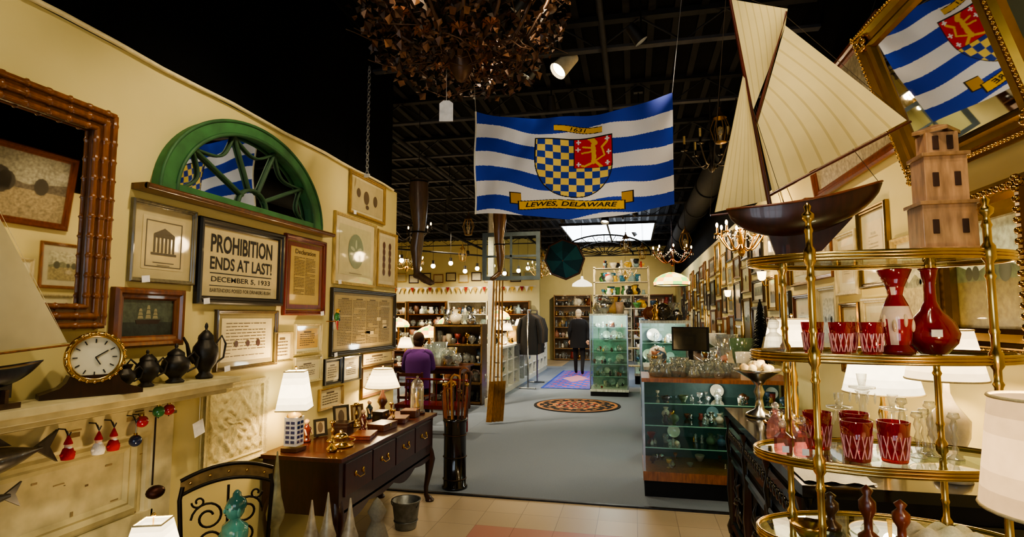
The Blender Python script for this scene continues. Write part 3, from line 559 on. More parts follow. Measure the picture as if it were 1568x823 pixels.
def fcol(s,t):
    v=t-(.885-.03*math.cos((s-.5)*9)+.0); 
    if abs(s-.5)<.27 and abs(v)<.045: return BLK if abs(v)>.038 or abs(s-.5)>.262 else YEL
    if .25<abs(s-.5)<.31 and -.075<t-.86<.035: return BLK if not(-.067<t-.86<.027) or abs(s-.5)>.303+.0 else hx('a9831c')
    v=t-(.125+.02*math.sin((s-.54)*14))
    if abs(s-.54)<.12 and abs(v)<.03: return BLK if abs(v)>.024 else YEL
    cs=.515; hw=.195; top=.205; ds=s-cs
    def inside(m):
        h=hw-m
        if t<top+m*1.8: return False
        if t<.45: return abs(ds)<h
        q=(t-.45)/(.34-m*1.8)
        return q<1 and abs(ds)<h*math.sqrt(1-q*q)**.8
    if inside(0):
        if not inside(.006): return BLK
        if ds>0 and t<.5:
            if ds<.004 or t>.494: return BLK
            lx=(ds-.098)/.2; ly=-(t-.355)/.3*1.0
            for a,b_,c,d,w in LION:
                if seg(lx,ly,a,b_,c,d)<w*.62: return YEL
            for cx,cy in((.025,.24),(.168,.24),(.025,.46),(.168,.46),(.022,.31),(.175,.36)):
                dx,dy=abs(ds-cx),abs(t-cy)*.56
                if (dx<.004 and dy<.012) or (dy<.004 and dx<.012): return WHT
            return RD
        i=int((ds+1)/.039); j=int((t-top)/.066)
        return hx('163494') if (i+j)%2 else hx('d8c060')
    k=int((t+.035*math.sin(s*11+.6)+.01)*7)
    return BLUE if k%2==0 else WHT
surf('flagcloth',.85,lambda nt,p:None)
m=MATS['flagcloth']; nt=m.node_tree; p=[n for n in nt.nodes if n.type=='BSDF_PRINCIPLED'][0]; out=[n for n in nt.nodes if n.type=='OUTPUT_MATERIAL'][0]
c,f=colbase(nt,300,.05); nt.links.new(c,p.inputs['Base Color']); tr=nd(nt,'ShaderNodeBsdfTranslucent'); nt.links.new(c,tr.inputs[0]); mx=nd(nt,'ShaderNodeMixShader'); mx.inputs[0].default_value=.25
nt.links.new(p.outputs[0],mx.inputs[1]); nt.links.new(tr.outputs[0],mx.inputs[2]); nt.links.new(mx.outputs[0],out.inputs[0])
b=B('lewes_delaware_flag'); b.grid(lambda s,t:fpos(s,t),420,240,'flagcloth',fcol)
b.text('LEWES, DELAWARE',.27,.73,.0,1,0,'flagcloth',BLK,.02,.25,warp=lambda a,q:fpos(a,.885-.03*math.cos((a-.5)*9)+.026-.052*q,-.004))
b.text('1631',.50,.58,0,1,0,'flagcloth',BLK,.01,.25,warp=lambda a,q:fpos(a,.125+.02*math.sin((a-.54)*14)+.017-.034*q,-.004))
b.tube([fpos(.0,t/20,-.001) for t in range(21)],.008,'cloth',hx('dcdcd4'))
for s in(0,1): b.tube([fpos(s,0),(fpos(s,0)[0]+(.1 if s else -.05),4.3,4.15)],.0025,'cloth',(.3,.3,.3),4)
b.done()
# ---------------------------------------------------------------- twig chandelier
b=B('iron_leaf_chandelier'); CX,CY,CZ=-1.02,3.2,3.50; BR=hx('4a3222')
b.tube([(CX,CY,CZ-.2),(CX,CY,4.19)],.02,'cast',BR); b.lathe((CX,CY,4.1),[(.0,.09),(.1,.09),(.08,.02),(.02,0)],'cast',BR)
b.lathe((CX,CY,CZ-.4),[(0,-.05),(.03,-.03),(.06,.02),(.09,.1),(.05,.18),(.03,.3)],'cast',BR)
for k in range(14):
    a=2*pi*k/14+.1; R0=RN.uniform(.5,.66); d=Vector((math.cos(a),math.sin(a),0)); C0=Vector((CX,CY,CZ)); pts=[]
    for i in range(13):
        t=i/12; pts.append(C0+d*(R0*t)+Vector((0,0,-.32*math.sin(t*pi*.9)+.22*t*t))+Vector((RN.uniform(-.015,.015),RN.uniform(-.015,.015),RN.uniform(-.012,.012))))
    b.tube(pts,.013,'cast',BR); e=pts[-1]; b.lathe(e,[(0,0),(.05,.01),(.06,.025)],'cast',BR,12); b.cyl(e,e+Vector((0,0,.1)),.012,None,'paint',hx('6a5440'),10)
    for q in range(5):
        s0=pts[RN.randint(3,11)]; l=RN.uniform(.12,.3); aa=RN.uniform(0,6.28); b.tube([s0+Vector((math.cos(aa+j*.5)*l*j/6,math.sin(aa+j*.5)*l*j/6,RN.uniform(-.03,.03)-.015*j)) for j in range(7)],[.007-.0007*j for j in range(7)],'cast',BR,4)
for k in range(1500):
    a=RN.uniform(0,2*pi); t=RN.random()**.6; r=.7*t; c=Vector((CX+r*math.cos(a),CY+r*math.sin(a),CZ-.32*math.sin(t*pi*.9)+.22*t*t+RN.uniform(-.16,.2)))
    d=Vector((RN.uniform(-1,1),RN.uniform(-1,1),RN.uniform(-1,1))).normalized(); e=d.orthogonal().normalized(); l=RN.uniform(.03,.07); w=l*.42; n=d.cross(e)*.012
    b.add([c,c+d*l*.5+e*w+n,c+d*l,c+d*l*.5-e*w+n,c+d*l*.5],[(0,1,4),(1,2,4),(2,3,4),(3,0,4)],'cast',hx(RN.choice(['5a3c28','3a2618','6a4a32','2c2018'])))
for k in range(14):
    a=RN.uniform(0,6.28); r=RN.uniform(.1,.5); c=Vector((CX+r*math.cos(a),CY+r*math.sin(a),CZ-.3+RN.uniform(-.05,.1)))
    for q in range(7): t=q*.9; b.add([c,c+Vector((math.cos(t)*.045-.015*math.sin(t),math.sin(t)*.045+.015*math.cos(t),.02)),c+Vector((math.cos(t)*.06,math.sin(t)*.06,-.01)),c+Vector((math.cos(t)*.045+.015*math.sin(t),math.sin(t)*.045-.015*math.cos(t),.02))],[(0,1,2,3)],'cast',hx('7a4a30'))
b.done()
b=B('price_tag'); b.prism([(-.045,-.07),(.045,-.07),(.045,.05),(.02,.07),(-.02,.07),(-.045,.05)],0,.002,'paint',hx('d9dbe2')); 
for i,v in enumerate(b.v): b.v[i]=FT((-1.17,3.35,2.94),(.2,-1,0))@v
b.tube([(-1.17,3.35,3.0),(-1.17,3.35,3.22)],.0012,'paint',(.8,.8,.8),4); b.done()
# ---------------------------------------------------------------- track spotlights
WS=(1,.82,.54)
def spot(x,y,z,tx,ty,tz,E,angle=1.3,col=WS,size=.06,body=BLK,g=1):
    b=B('track_spotlight'); p=Vector((x,y,z)); d=(Vector((tx,ty,tz))-p).normalized()
    b.tube([(x,y,z+.05),(x,y,4.19)],.008,'black',BLK); b.box((x,y,4.17),(.1,.06,.05),'black',BLK); b.cyl(p-d*.15*g,p,.042*g,.055*g,'paint',body,20,False); b.cyl(p-d*.155*g,p-d*.15*g,.03*g,.042*g,'paint',body,18)
    b.cyl(p-d*.03,p-d*.028,.048*g,None,'emit',(8,6.5,4),18); o=b.done((x,y,z)); 
    L=light('lamp','SPOT',p+d*.01,E,col,size,(tx,ty,tz),angle,.8); L.parent=o; L.location=d*.01
    return o
spot(-.62,4.75,3.78,-1.3,4.3,2.9,18,1.3,body=hx('cfc8b4'),g=1.5)
for y,E in((.9,62),(2.3,88),(3.6,66)): spot(-.75,y,3.7,-2.3,y+.35,1.9,E,1.15)
spot(-.9,4.75,3.75,-2.3,4.6,2.0,42,1.1)
for y,E in((1.4,55),(2.8,75),(4.3,80),(6.3,110),(8.8,110),(12,120),(15,120)): spot(.1,y,3.75,1.5,y+.4,1.8,E,1.3)
spot(-.3,2.2,3.75,-.5,3.9,0.2,110,1.5); spot(-.5,2.9,3.8,-.45,4.3,2.9,50,.8); spot(-.8,5.6,3.75,-.8,7.2,0,170,1.5); spot(-.9,8.8,3.7,-.9,10.6,0,180,1.5); spot(-.35,7.4,2.85,-.6,6.2,0,60,1.5); spot(-1.5,12.2,3.7,-1.4,14,0,260,1.6); spot(-1.2,17,3.7,-1.2,20.9,1.5,260,1.7); spot(-.6,10.6,3.7,-.4,13,2.2,120,1.1)  # the spot aimed at the far wall is added to brighten the back
spot(.3,.9,3.75,.75,2.0,1.9,60,.9); spot(-1.3,.6,3.85,-1.0,3.2,3.5,45,.8)  # last spot is an invented fixture, added to brighten the leaf chandelier
for x,y in((-4,7.5),(-6,9.5),(-4,11.5),(-6.5,14),(-4,15.5),(-2.9,12.5),(-3,8.8),(-5,16.5),(-7.5,16.2)): spot(x,y,3.5,x-.2,y+1.2,.6,260,1.9)
b=B('string_of_ceiling_bulbs')
for k in range(14):
    x=-5.2+.25*k+RN.uniform(-.05,.05); y=10.3+k*.27; z=2.62+.08*(k%3); b.sph((x,y,z),.05,'emit',(22,16,9),10); b.cyl((x,y,z+.04),(x,y,z+.12),.03,None,'paint',BLK,10); b.tube([(x,y,z+.12),(x,y,3.9)],.004,'black',BLK,4)
b.tube([(-5,10.4,3.0),(-1.9,14.0,3.0)],.02,'black',BLK); b.done()
# ---------------------------------------------------------------- hanging legs, sash, post, parasol
def leg(x,y,z,s,col,rz,top):
    b=B('mannequin_leg'); b.T=T3(x,y,z,rz,s)
    pts=[((0,0,.95),.085),((0,0,.8),.095),((0,-.01,.62),.075),((0,-.015,.5),.058),((0,.0,.42),.056),((0,.02,.3),.06),((0,.015,.18),.042),((0,.01,.09),.032),((0,0,.05),.035)]
    b.tube([p for p,r in pts],[r for p,r in pts],'wood',col,14); b.tube([(0,.03,.05),(0,-.03,.04),(0,-.1,.0),(0,-.17,-.03),(0,-.2,-.035)],[.03,.036,.035,.028,.012],'wood',col,10)
    for z_ in(.45,.93): b.ring((0,0,z_),.07 if z_<.6 else .088,.008,'metaldull',BLK)
    b.T=Matrix(); b.tube([(x,y,z+.94*s),(x,y,top)],.005,'black',BLK,5); b.done()
leg(-2.2,5.45,1.98,1.12,hx('4a3a30'),1.2,3.88); leg(-1.33,5.5,2.0,.75,hx('5a3c22'),-.4,3.88)
b=B('hanging_window_sash'); b.T=FT((-1.53,6.98,2.38),(0,-1,0)); 
b.frame(-.38,.38,-.31,.31,[(0,0),(0,.04),(.05,.04),(.05,0)],'oldpaint',hx('4d5a60')); b.rect(-.38,.38,-.31,.31,.002,'pane',(.8,.9,.9))
b.box((0,0,.02),(.025,.6,.03),'oldpaint',hx('4d5a60')); b.box((0,0,.02),(.7,.025,.03),'oldpaint',hx('4d5a60'))
for s in(-.3,.3): b.tube([(s,.31,.02),(s,1.5,.02)],.004,'black',BLK,4)
b.done()
b=B('support_post'); b.bb(-2.56,-2.46,9.7,9.8,.012,4.19,'paint',hx('c9c2ae')); b.bb(-2.6,-2.42,9.66,9.84,.012,.15,'paint',hx('c9c2ae')); b.done()
b=B('wooden_oars')
for k in range(4):
    x=-2.15+.05*k; b.cyl((x,8.3+.04*k,.6),(x-.1,8.9,2.2),.015,.013,'wood',hx('8a6230'),10); b.box((x+.03,8.2+.04*k,.33),(.08,.02,.6),'wood',hx('7a5424'),Matrix.Rotation(-.29,3,'X'))
b.done()
b=B('octagonal_parasol'); b.T=FT((-.99,8.2,2.45),(-.15,-1,-.3)); TL=hx('143c4c')
b.lathe((0,0,0),[(0,.1),(.15,.08),(.3,.0)],'cloth',TL,8,sm=False,cols=lambda k,i:TL if i%2 else hx('1f5a68')); b.ring((0,0,0),.3,.018,'wood',hx('4a2c18'),n=8); b.tube([(0,0,.1),(0,0,-.35)],.01,'wood',OAK); b.tube([(0,.29,0),(0,1.6,-.3)],.003,'black',BLK,4); b.done()
b=B('hanging_chain')
for k in range(34): b.ring((-2.2,4.28,3.0-.028*k+.75),.012,.0035,'metaldull',(.35,.35,.35),'y' if k%2 else 'x',n=8,sy=1.7,k=4)
b.tube([(-2.2,4.28,3.76),(-2.2,4.28,4.19)],.003,'black',BLK,4); b.box((-2.2,4.28,2.80),(.05,.01,.03),'paint',hx('c0c0b8')); b.done()
# ---------------------------------------------------------------- small items helper
PF={'vase':[(0,0),(.3,0),(.45,.3),(.38,.55),(.17,.75),(.28,1)],'goblet':[(0,0),(.3,0),(.28,.03),(.05,.08),(.05,.45),(.28,.6),(.33,.98),(.3,.98),(.24,.62),(0,.55)],
'bowl':[(0,0),(.25,0),(.22,.06),(.38,.25),(.5,.6),(.47,.6),(.32,.25),(0,.12)],'bottle':[(0,0),(.3,0),(.33,.1),(.3,.55),(.1,.72),(.1,.85),(.15,.9),(.12,1),(0,1)],
'tumbler':[(0,.02),(.27,0),(.36,.98),(.33,.98),(.25,.06),(0,.06)],'pitcher':[(0,0),(.32,0),(.45,.3),(.25,.7),(.34,1),(.3,1),(.2,.7),(0,.1)],'fig':[(0,0),(.25,0),(.22,.1),(.15,.3),(.25,.55),(.1,.7),(.18,.85),(0,1)],'ball':[(0,0),(.2,0),(.1,.08),(.4,.35),(.45,.55),(.35,.8),(0,.95)]}
PAL=['c9bfa4','7a2a20','3a5068','4a6048','a8884a','d8d2c0','6a3a1c','1f2428','8a5a40','8a9c98','b09888','d9d4c4','50301c','2c2620','e0dccc']
def item(b,x,y,z,h,kind=None,mat=None,col=None,n=9):
    kind=kind or RN.choice(list(PF)); 
    if mat is None: mat=RN.choice(['gloss','glass','glass','metal','paint'])
    if col is None: col=(.88,.94,.93) if mat=='glass' else (RN.choice([GOLD,hx('b8b8b8')]) if mat=='metal' else hx(RN.choice(PAL)))
    b.lathe((x,y,z),[(r*h,zz*h) for r,zz in PF[kind]],mat,col,n)
def clutter(name,x0,x1,y0,y1,z,n,h0,h1,mat=None,parent=None,extra=True,kinds=None,avoid=()):
    b=B(name)
    for k in range(n):
        h=RN.uniform(h0,h1); m=h*.5; q=RN.random()
        if 2*m>=x1-x0: h=(x1-x0)*.9; m=h*.5
        x=RN.uniform(x0+m,x1-m); y=RN.uniform(y0+m,y1-m)
        if any(math.hypot(x-a[0],y-a[1])<a[2]+m for a in avoid): continue
        if extra and q<.15: b.box((x,y,z+h*.3),(h*.5,h*.4,h*.6),'wood',hx(RN.choice(PAL)),Matrix.Rotation(RN.uniform(-.5,.5),3,'Z'))
        elif extra and q<.25:
            T=b.T; b.T=FT((x,y,z+h*.45),(RN.uniform(-.3,.3),-1,0),-.2); b.lathe((0,0,0),[(0,.0),(h*.25,0),(h*.42,.02)],'gloss',hx(RN.choice(PAL)),16); b.T=T
        else: item(b,x,y,z,h,mat=mat,kind=RN.choice(kinds) if kinds else None)
    return b.done(parent=parent)
# ---------------------------------------------------------------- glass display cases
def case(name,x0,x1,y0,y1,h,base,shelves,wood=hx('8a5428'),back=None,lit=0,dens=10,strip=.08,imats=None,hmax=.2,topc=None,plates=.3):
    b=B(name); z0=.013
    b.bb(x0+.01,x1-.01,y0+.02,y1-.01,z0,z0+base-strip,'black',hx('0c0c0d')); b.bb(x0,x1,y0,y1,z0+base-strip,z0+base,'wood',wood)
    b.bb(x0,x1,y0,y1,h-.035,h,'wood',topc or wood)
    al=hx('9aa0a0')
    for x in(x0+.012,x1-.012):
        for y in(y0+.012,y1-.012): b.bb(x-.01,x+.01,y-.01,y+.01,z0+base,h-.03,'metal',al)
    G=(.86,.95,.93)
    zb,zt=z0+base,h-.035
    b.add([(x0+.01,y0+.004,zb),(x1-.01,y0+.004,zb),(x1-.01,y0+.004,zt),(x0+.01,y0+.004,zt)],[(0,1,2,3)],'pane',G)
    b.add([(x0+.004,y0,zb),(x0+.004,y1,zb),(x0+.004,y1,zt),(x0+.004,y0,zt)],[(0,1,2,3)],'pane',G)
    if back: b.bb(x0+.01,x1-.01,y1-.02,y1-.01,zb,zt,'paint',back)
    zs=[zb+(zt-zb)*k/(shelves+1) for k in range(1,shelves+1)]
    for z in zs: b.bb(x0+.02,x1-.02,y0+.06,y1-.03,z-.004,z+.004,'pane',(.75,.93,.88)); b.bb(x0+.02,x1-.02,y0+.055,y0+.06,z-.004,z+.004,'gloss',hx('8fc4b4'))
    for z in [zb+.001]+[q+.006 for q in zs]:
        sp=(zt-zb)/(shelves+1)
        for k in range(dens):
            hh=min(RN.uniform(.2,.5)*sp,hmax)
            if RN.random()<plates:
                T=b.T; b.T=FT((RN.uniform(x0+.1,x1-.1),y1-.1,z+hh*.7),(0,-1,0),-.2); b.lathe((0,0,0),[(0,0),(hh*.4,0),(hh*.68,.015)],'gloss',hx(RN.choice(['d8d4c4','c9c0a8','8a9ca8','b8c0b8'])),18); b.T=T
            else: item(b,RN.uniform(x0+.08,x1-.08),RN.uniform(y0+.12,y1-.1),z,hh,n=10,mat=RN.choice(imats) if imats else None)
    o=b.done()
    if lit: light('case_light','POINT',((x0+x1)/2,y0+.15,h-.08),lit,(1,.95,.85),.08,parent=o)
    return o
case('glass_display_case',.06,1.36,5.2,5.8,1.05,.22,3,hx('8a5428'),hx('2c4a46'),5,26,.08,['glass','glass','gloss','paint','metal'],.1,plates=.05)
clutter('glassware_group',.1,.98,5.25,5.75,1.051,70,.08,.16,'glass',extra=False,kinds=['tumbler','goblet','bowl','vase','pitcher'])
case('tall_glass_display_case',.08,.72,7.5,8.1,1.55,.2,4,hx('8a9088'),hx('5a7468'),14,12,.05,['glass','gloss','glass'],.14)
clutter('china_display',.1,.7,7.52,8.08,1.551,14,.12,.28)
case('glass_display_case',.1,.9,6.35,6.95,1.05,.3,2,hx('a8a498'),hx('4a5a58'),6,14,.06,['glass','gloss'],.14)
clutter('porcelain_group',.12,.40,6.37,6.93,1.051,14,.1,.25)
b=B('computer_monitor'); b.T=FT((.62,6.6,1.3),(-.5,-1,0)); b.box((0,.05,0),(.42,.27,.03),'black',BLK); b.rect(-.19,.19,-.07,.17,.0155,'gloss',hx('0c1016')); b.box((0,-.14,-.01),(.05,.12,.02),'black',BLK); b.box((0,-.238,0),(.2,.015,.14),'black',BLK); b.done()
case('glass_display_case',.1,.7,9.2,11.0,1.15,.25,2,hx('b8b09c'),None,10,30,.06,['glass','gloss'],.16)
clutter('porcelain_group',.1,.7,9.2,11,1.151,46,.12,.42)
case('tall_glass_display_case',-.88,-.12,11.4,12.2,1.66,.14,5,hx('b9c4b8'),hx('8aa090'),30,16,.05,['glass','gloss','glass'],.14)
clutter('colorful_glass_group',-.88,-.12,11.45,12.15,1.661,34,.15,.4)
case('glass_display_case',.0,.75,13.6,16,1.1,.25,2,hx('c9c4b4'),None,10,36,.06,['glass','gloss'],.16)
clutter('porcelain_group',.0,.7,13.6,16,1.101,50,.15,.55)
b=B('open_display_shelf'); 
for z in(1.8,2.1,2.4,2.72): b.bb(-.89,.35,12.9,13.2,z-.02,z,'wood',hx('d2c8a4'))
for x in(-.87,.35): b.bb(x-.02,x+.02,12.9,13.2,.013,2.75,'wood',hx('c9bd98'))
for z in(1.8,2.1,2.4,2.72): 
    for k in range(17): item(b,RN.uniform(-.8,.28),RN.uniform(12.95,13.15),z,RN.uniform(.1,.24),mat='gloss',col=hx(RN.choice(['e8e2d0','3f7a4a','2f6a8a','d8b040','1f2428','b83a28','e8e2d0','8aa8b0'])))
for z in(.5,.9,1.3): b.bb(-.87,.35,12.9,13.2,z-.02,z,'wood',hx('c9b98c'))
b.done()
b=B('wall_counter'); 
b.bb(.98,1.49,6.2,16.5,.9,.95,'wood',hx('6a4a28')); b.bb(1.02,1.49,6.22,16.48,.013,.9,'wood',hx('4a2c18'))
for k in range(20): 
    y=6.24+.512*k; b.bb(1.0,1.02,y+.03,y+.48,.1,.85,'wood',hx('5a3820')); b.sph((.99,y+.26,.5),.015,'metal',BRASS,8)
b.done(bevel=.004)
clutter('porcelain_group',1.0,1.45,6.25,16.4,.951,130,.12,.42)
# ---------------------------------------------------------------- right dresser
b=B('carved_ebony_sideboard'); K=hx('120e0c'); x0,x1,y0,y1=.66,1.48,2.45,4.3
b.bb(x0-.03,x1,y0-.03,y1+.03,.9,.945,'gloss',hx('1c1814')); b.bb(x0,x1,y0,y1,.08,.9,'black',K); b.bb(x0-.02,x1,y0-.02,y1+.02,.001,.09,'black',K)
for i in range(3):
    ya=y0+.08+(y1-y0-.1)*i/3; yb=ya+(y1-y0-.1)/3-.05
    M=FT((x0,(ya+yb)/2,.42),(-1,0,0)); b.T=M; w=(yb-ya)
    b.frame(-w/2,w/2,-.28,.24,[(0,0),(0,.02),(.02,.028),(.04,.015),(.06,.02),(.07,.004)],'gloss',K)
    for a in range(8): 
        t=2*pi*a/8; b.tube([(.03*math.cos(t),-.02+.03*math.sin(t),.01),(.09*math.cos(t+.3),-.02+.12*math.sin(t+.3),.018),(.13*math.cos(t+.1),-.02+.17*math.sin(t+.1),.008)],[.012,.016,.006],'gloss',K,6)
    b.sph((0,-.02,.012),.03,'gloss',K); b.box((0,.36,.01),(w,.14,.02),'gloss',K)
    for a in range(9): b.sph((-w/2+w*(a+.5)/9,.36,.022),(.02,.03,.01),'gloss',K,8)
    b.T=Matrix()
for i in range(4):
    y=y0+.03+(y1-y0-.06)*i/3; b.lathe((x0-.005,y,.09),[(.03,0),(.04,.05),(.02,.1),(.035,.3),(.02,.5),(.035,.65),(.02,.72),(.04,.8)],'gloss',K,14)
b.T=FT((1.07,y0,.45),(0,-1,0)); b.frame(-.36,.36,-.32,.38,[(0,0),(0,.02),(.03,.03),(.06,.012),(.08,.004)],'gloss',K); b.T=Matrix(); b.done()
lamp(.97,3.8,.946,.64,.17,.13,.2,'brass',scol=(1,.76,.42),E=3.6,P=18)
lamp(1.17,3.05,.946,.50,.17,.12,.21,'brass',scol=(1,.82,.52),E=3.6,P=18)
lamp(1.24,2.62,.946,.6,.14,.1,.2,'urn',scol=(1,.72,.38),E=3.6,P=16)
b=B('silver_epergne'); x,y,z=.80,3.98,.946; S=hx('b9b9b4')
b.lathe((x,y,z),[(0,0),(.09,0),(.085,.02),(.03,.05),(.02,.12),(.035,.16),(.02,.2),(.05,.24),(.13,.29),(.15,.31),(.13,.3),(0,.27)],'metal',S,24,rip=(.03,10))
for k in range(26): 
    a=RN.uniform(0,6.28); r=RN.uniform(0,.11); b.sph((x+r*math.cos(a),y+r*math.sin(a),z+.31+RN.uniform(0,.05)*(1-r/.12)),RN.uniform(.018,.03),'relief',hx(RN.choice(['d0b88e','b99a6a','d8cca4'])),8)
b.done()
for (x,y,h) in((.72,3.2,.2),(.76,3.05,.17)):
    b=B('cut_glass_cruet'); b.lathe((x,y,.946),[(0,0),(.045,0),(.05,.03),(.045,h*.5),(.015,h*.7),(.015,h*.8),(.022,h*.84),(.01,h*.86)],'glass',(.9,.6,.65),10,sm=False); b.sph((x,y,.946+h*.93),.02,'glass',(.9,.9,.92),8); b.done()
b=B('feather_tree'); x,y=1.13,5.45
b.lathe((x,y,1.051),[(0,0),(.06,0),(.06,.1),(.045,.14),(0,.14)],'gloss',hx('2a1c14'))
for k in range(360):
    t=k/360; a=k*2.4; r=.1*(1-t)**.8+.01; z=1.17+.56*t; b.cyl((x,y,z+.03),(x+r*math.cos(a),y+r*math.sin(a),z),.005,.003,'black',hx('0c100e'),4)
b.tube([(x,y,1.18),(x,y,1.76)],.008,'black',BLK); b.done()
clutter('silverware_group',.7,1.0,3.32,3.65,.946,10,.06,.14,'metal',extra=False,kinds=['bowl','goblet','pitcher']); clutter('silver_trinkets_group',.68,.98,2.76,2.98,.946,8,.05,.12,'metal',extra=False)
b=B('white_doily'); b.T=T3(.78,2.6,.947); b.grid(lambda s,t:((s-.5)*.26,(t-.5)*.28,.004+.004*math.sin(s*20)*math.cos(t*17)),16,16,'cloth',col=hx('d8d4c8')); b.done()
b=B('crystal_candelabra'); x,y,z=.93,2.62,.952; CG=(.93,.94,.92)
b.lathe((x,y,z),[(0,0),(.06,0),(.055,.02),(.02,.04),(.015,.1),(.035,.13),(.015,.16),(.015,.32),(.03,.34)],'glass',CG,10)
for sg in(-1,0,1):
    if sg: b.tube([(x,y,z+.2),(x+sg*.05,y-.02,z+.17),(x+sg*.1,y-.03,z+.21),(x+sg*.1,y-.03,z+.26)],.007,'glass',CG)
    zz=z+.34 if sg==0 else z+.26; b.lathe((x+sg*.1,y-.03*abs(sg),zz),[(.01,0),(.05,.01),(.05,.018),(.012,.02),(.018,.05),(.02,.07)],'glass',CG,12)
    for k in range(8): a=k*pi/4; b.sph((x+sg*.1+.048*math.cos(a),y-.03*abs(sg)+.048*math.sin(a),zz-.03),(.005,.005,.022),'glass',CG,6)
b.done()
# ---------------------------------------------------------------- etagere
EX,EY,RX,RY=.775,2.03,.385,.21; TZ=[1.785,1.475,1.155,.90,.45]; EB=hx('c9aa6a')
b=B('brass_glass_etagere')
for z in TZ:
    b.lathe((EX,EY,z-.006),[(0,.012),(.985,.012),(.985,0),(0,0)],'pane',(.82,.93,.88),40,RX,RY,sm=False)
    pts=[(EX+RX*math.cos(2*pi*i/48),EY+RY*math.sin(2*pi*i/48),z) for i in range(48)]
    b.tube([(p[0],p[1],z+.009) for p in pts],.006,'metal',EB,6,True); b.tube([(p[0],p[1],z-.010) for p in pts],.006,'metal',EB,6,True); b.tube(pts,.006,'metal',EB,6,True)
poles=[(EX+sx*RX*.62,EY+sy*RY*.785) for sx in(-1,1) for sy in(-1,1)]
for px,py in poles:
    pr=[(0,0),(.018,0),(.018,.03),(.011,.04)]
    for z in TZ[::-1]: pr+=[(.0105,z-.08),(.015,z-.07),(.0105,z-.06),(.0105,z-.03),(.018,z-.018),(.018,z+.018),(.0105,z+.03),(.0105,z+.07),(.014,z+.08),(.0105,z+.09)]
    pr+=[(.008,1.89),(.018,1.9),(.02,1.915),(.008,1.925),(.012,1.94),(.0,1.955)]
    b.lathe((px,py,.002),pr,'metal',EB,14)
b.done()
# big model ship
b=B('model_sailing_ship'); HY=2.03; HC=hx('3c1a10'); SC=hx('e2d298')
def hf(s,t):
    l=(s-.5)*2; x=.325+.49*s; top=1.955+.09*s*s+.014*(1-s)**2; wd=.062*(1-abs(l)**2.6)**.7 if abs(l)<.999 else 0; dep=.1*(1-abs(l)**2.2)**.6+.004 if abs(l)<.999 else .004
    a=pi*t; return (x,HY+wd*math.cos(a),top-dep*math.sin(a)**.75)
b.grid(hf,36,14,'wood',col=HC); b.grid(lambda s,t:(.325+.49*s,HY+(1-2*t)*(.062*max(0,1-abs((s-.5)*2)**2.6)**.7),1.950+.09*s*s+.014*(1-s)**2),30,4,'wood',col=hx('8a5a2c'))
for sg in(0,1): b.tube([Vector(hf(i/30,sg))+Vector((0,0,.004)) for i in range(31)],.004,'wood',hx('6a3418'))
b.T=Matrix(((1,0,0,0),(0,0,-1,HY+.006),(0,1,0,0),(0,0,0,1))); b.prism([(.45,1.9),(.72,1.93),(.62,1.82),(.48,1.80)],0,.012,'wood',HC); b.T=Matrix()
b.box((.55,HY,1.799),(.16,.07,.014),'wood',MAHOG); 
for x in(.51,.59): b.box((x,HY,1.82),(.012,.06,.04),'wood',MAHOG)
sp=hx('4a1c10')
b.cyl((.47,HY,1.95),(.352,HY,2.80),.008,.005,'wood',sp,10); b.cyl((.425,HY,2.26),(.545,HY,2.67),.006,.004,'wood',sp,8); b.cyl((.46,HY,2.015),(.91,HY,2.245),.006,.004,'wood',sp,8); b.cyl((.42,HY,1.965),(.27,HY,1.955),.006,.003,'wood',sp,8)
def quad(A,Bb,C,D,bul,sgn=-1):
    A,Bb,C,D=[Vector((p[0],HY,p[1])) for p in(A,Bb,C,D)]
    def f(s,t):
        p=(A*(1-s)+Bb*s)*(1-t)+(D*(1-s)+C*s)*t; return p+Vector((0,sgn*bul*math.sin(pi*s)*math.sin(pi*t),0))
    b.grid(f,48,16,'sail',lambda s,t:SC if int(s*48)%6>0 else hx('cdbb80'))
quad((.435,2.27),(.54,2.62),(.898,2.25),(.475,2.03),.05); quad((.36,2.74),(.55,2.68),(.54,2.62),(.415,2.30),.02); quad((.405,2.5),(.40,2.44),(.46,2.0),(.285,1.965),.025)
for p,q in(((.352,2.79),(.27,1.957)),((.352,2.79),(.81,2.045)),((.40,2.5),(.42,1.965)),((.545,2.67),(.352,2.78)),((.39,2.55),(.52,1.96)),((.545,2.66),(.91,2.245))): b.tube([(p[0],HY+.01,p[1]),(q[0],HY+.01,q[1])],.0012,'cloth',hx('3a2c1c'),3)
for x in(.46,.5): b.tube([(.405,HY,2.4),(x,HY-.05,1.965)],.0012,'cloth',hx('3a2c1c'),3)
for x in(.52,.56): b.tube([(.405,HY,2.4),(x,HY+.05,1.975)],.0012,'cloth',hx('3a2c1c'),3)
b.box((.60,HY,1.99),(.06,.04,.02),'wood',hx('8a5a30')); b.box((.69,HY,2.005),(.04,.04,.02),'wood',hx('8a5a30')); b.done()
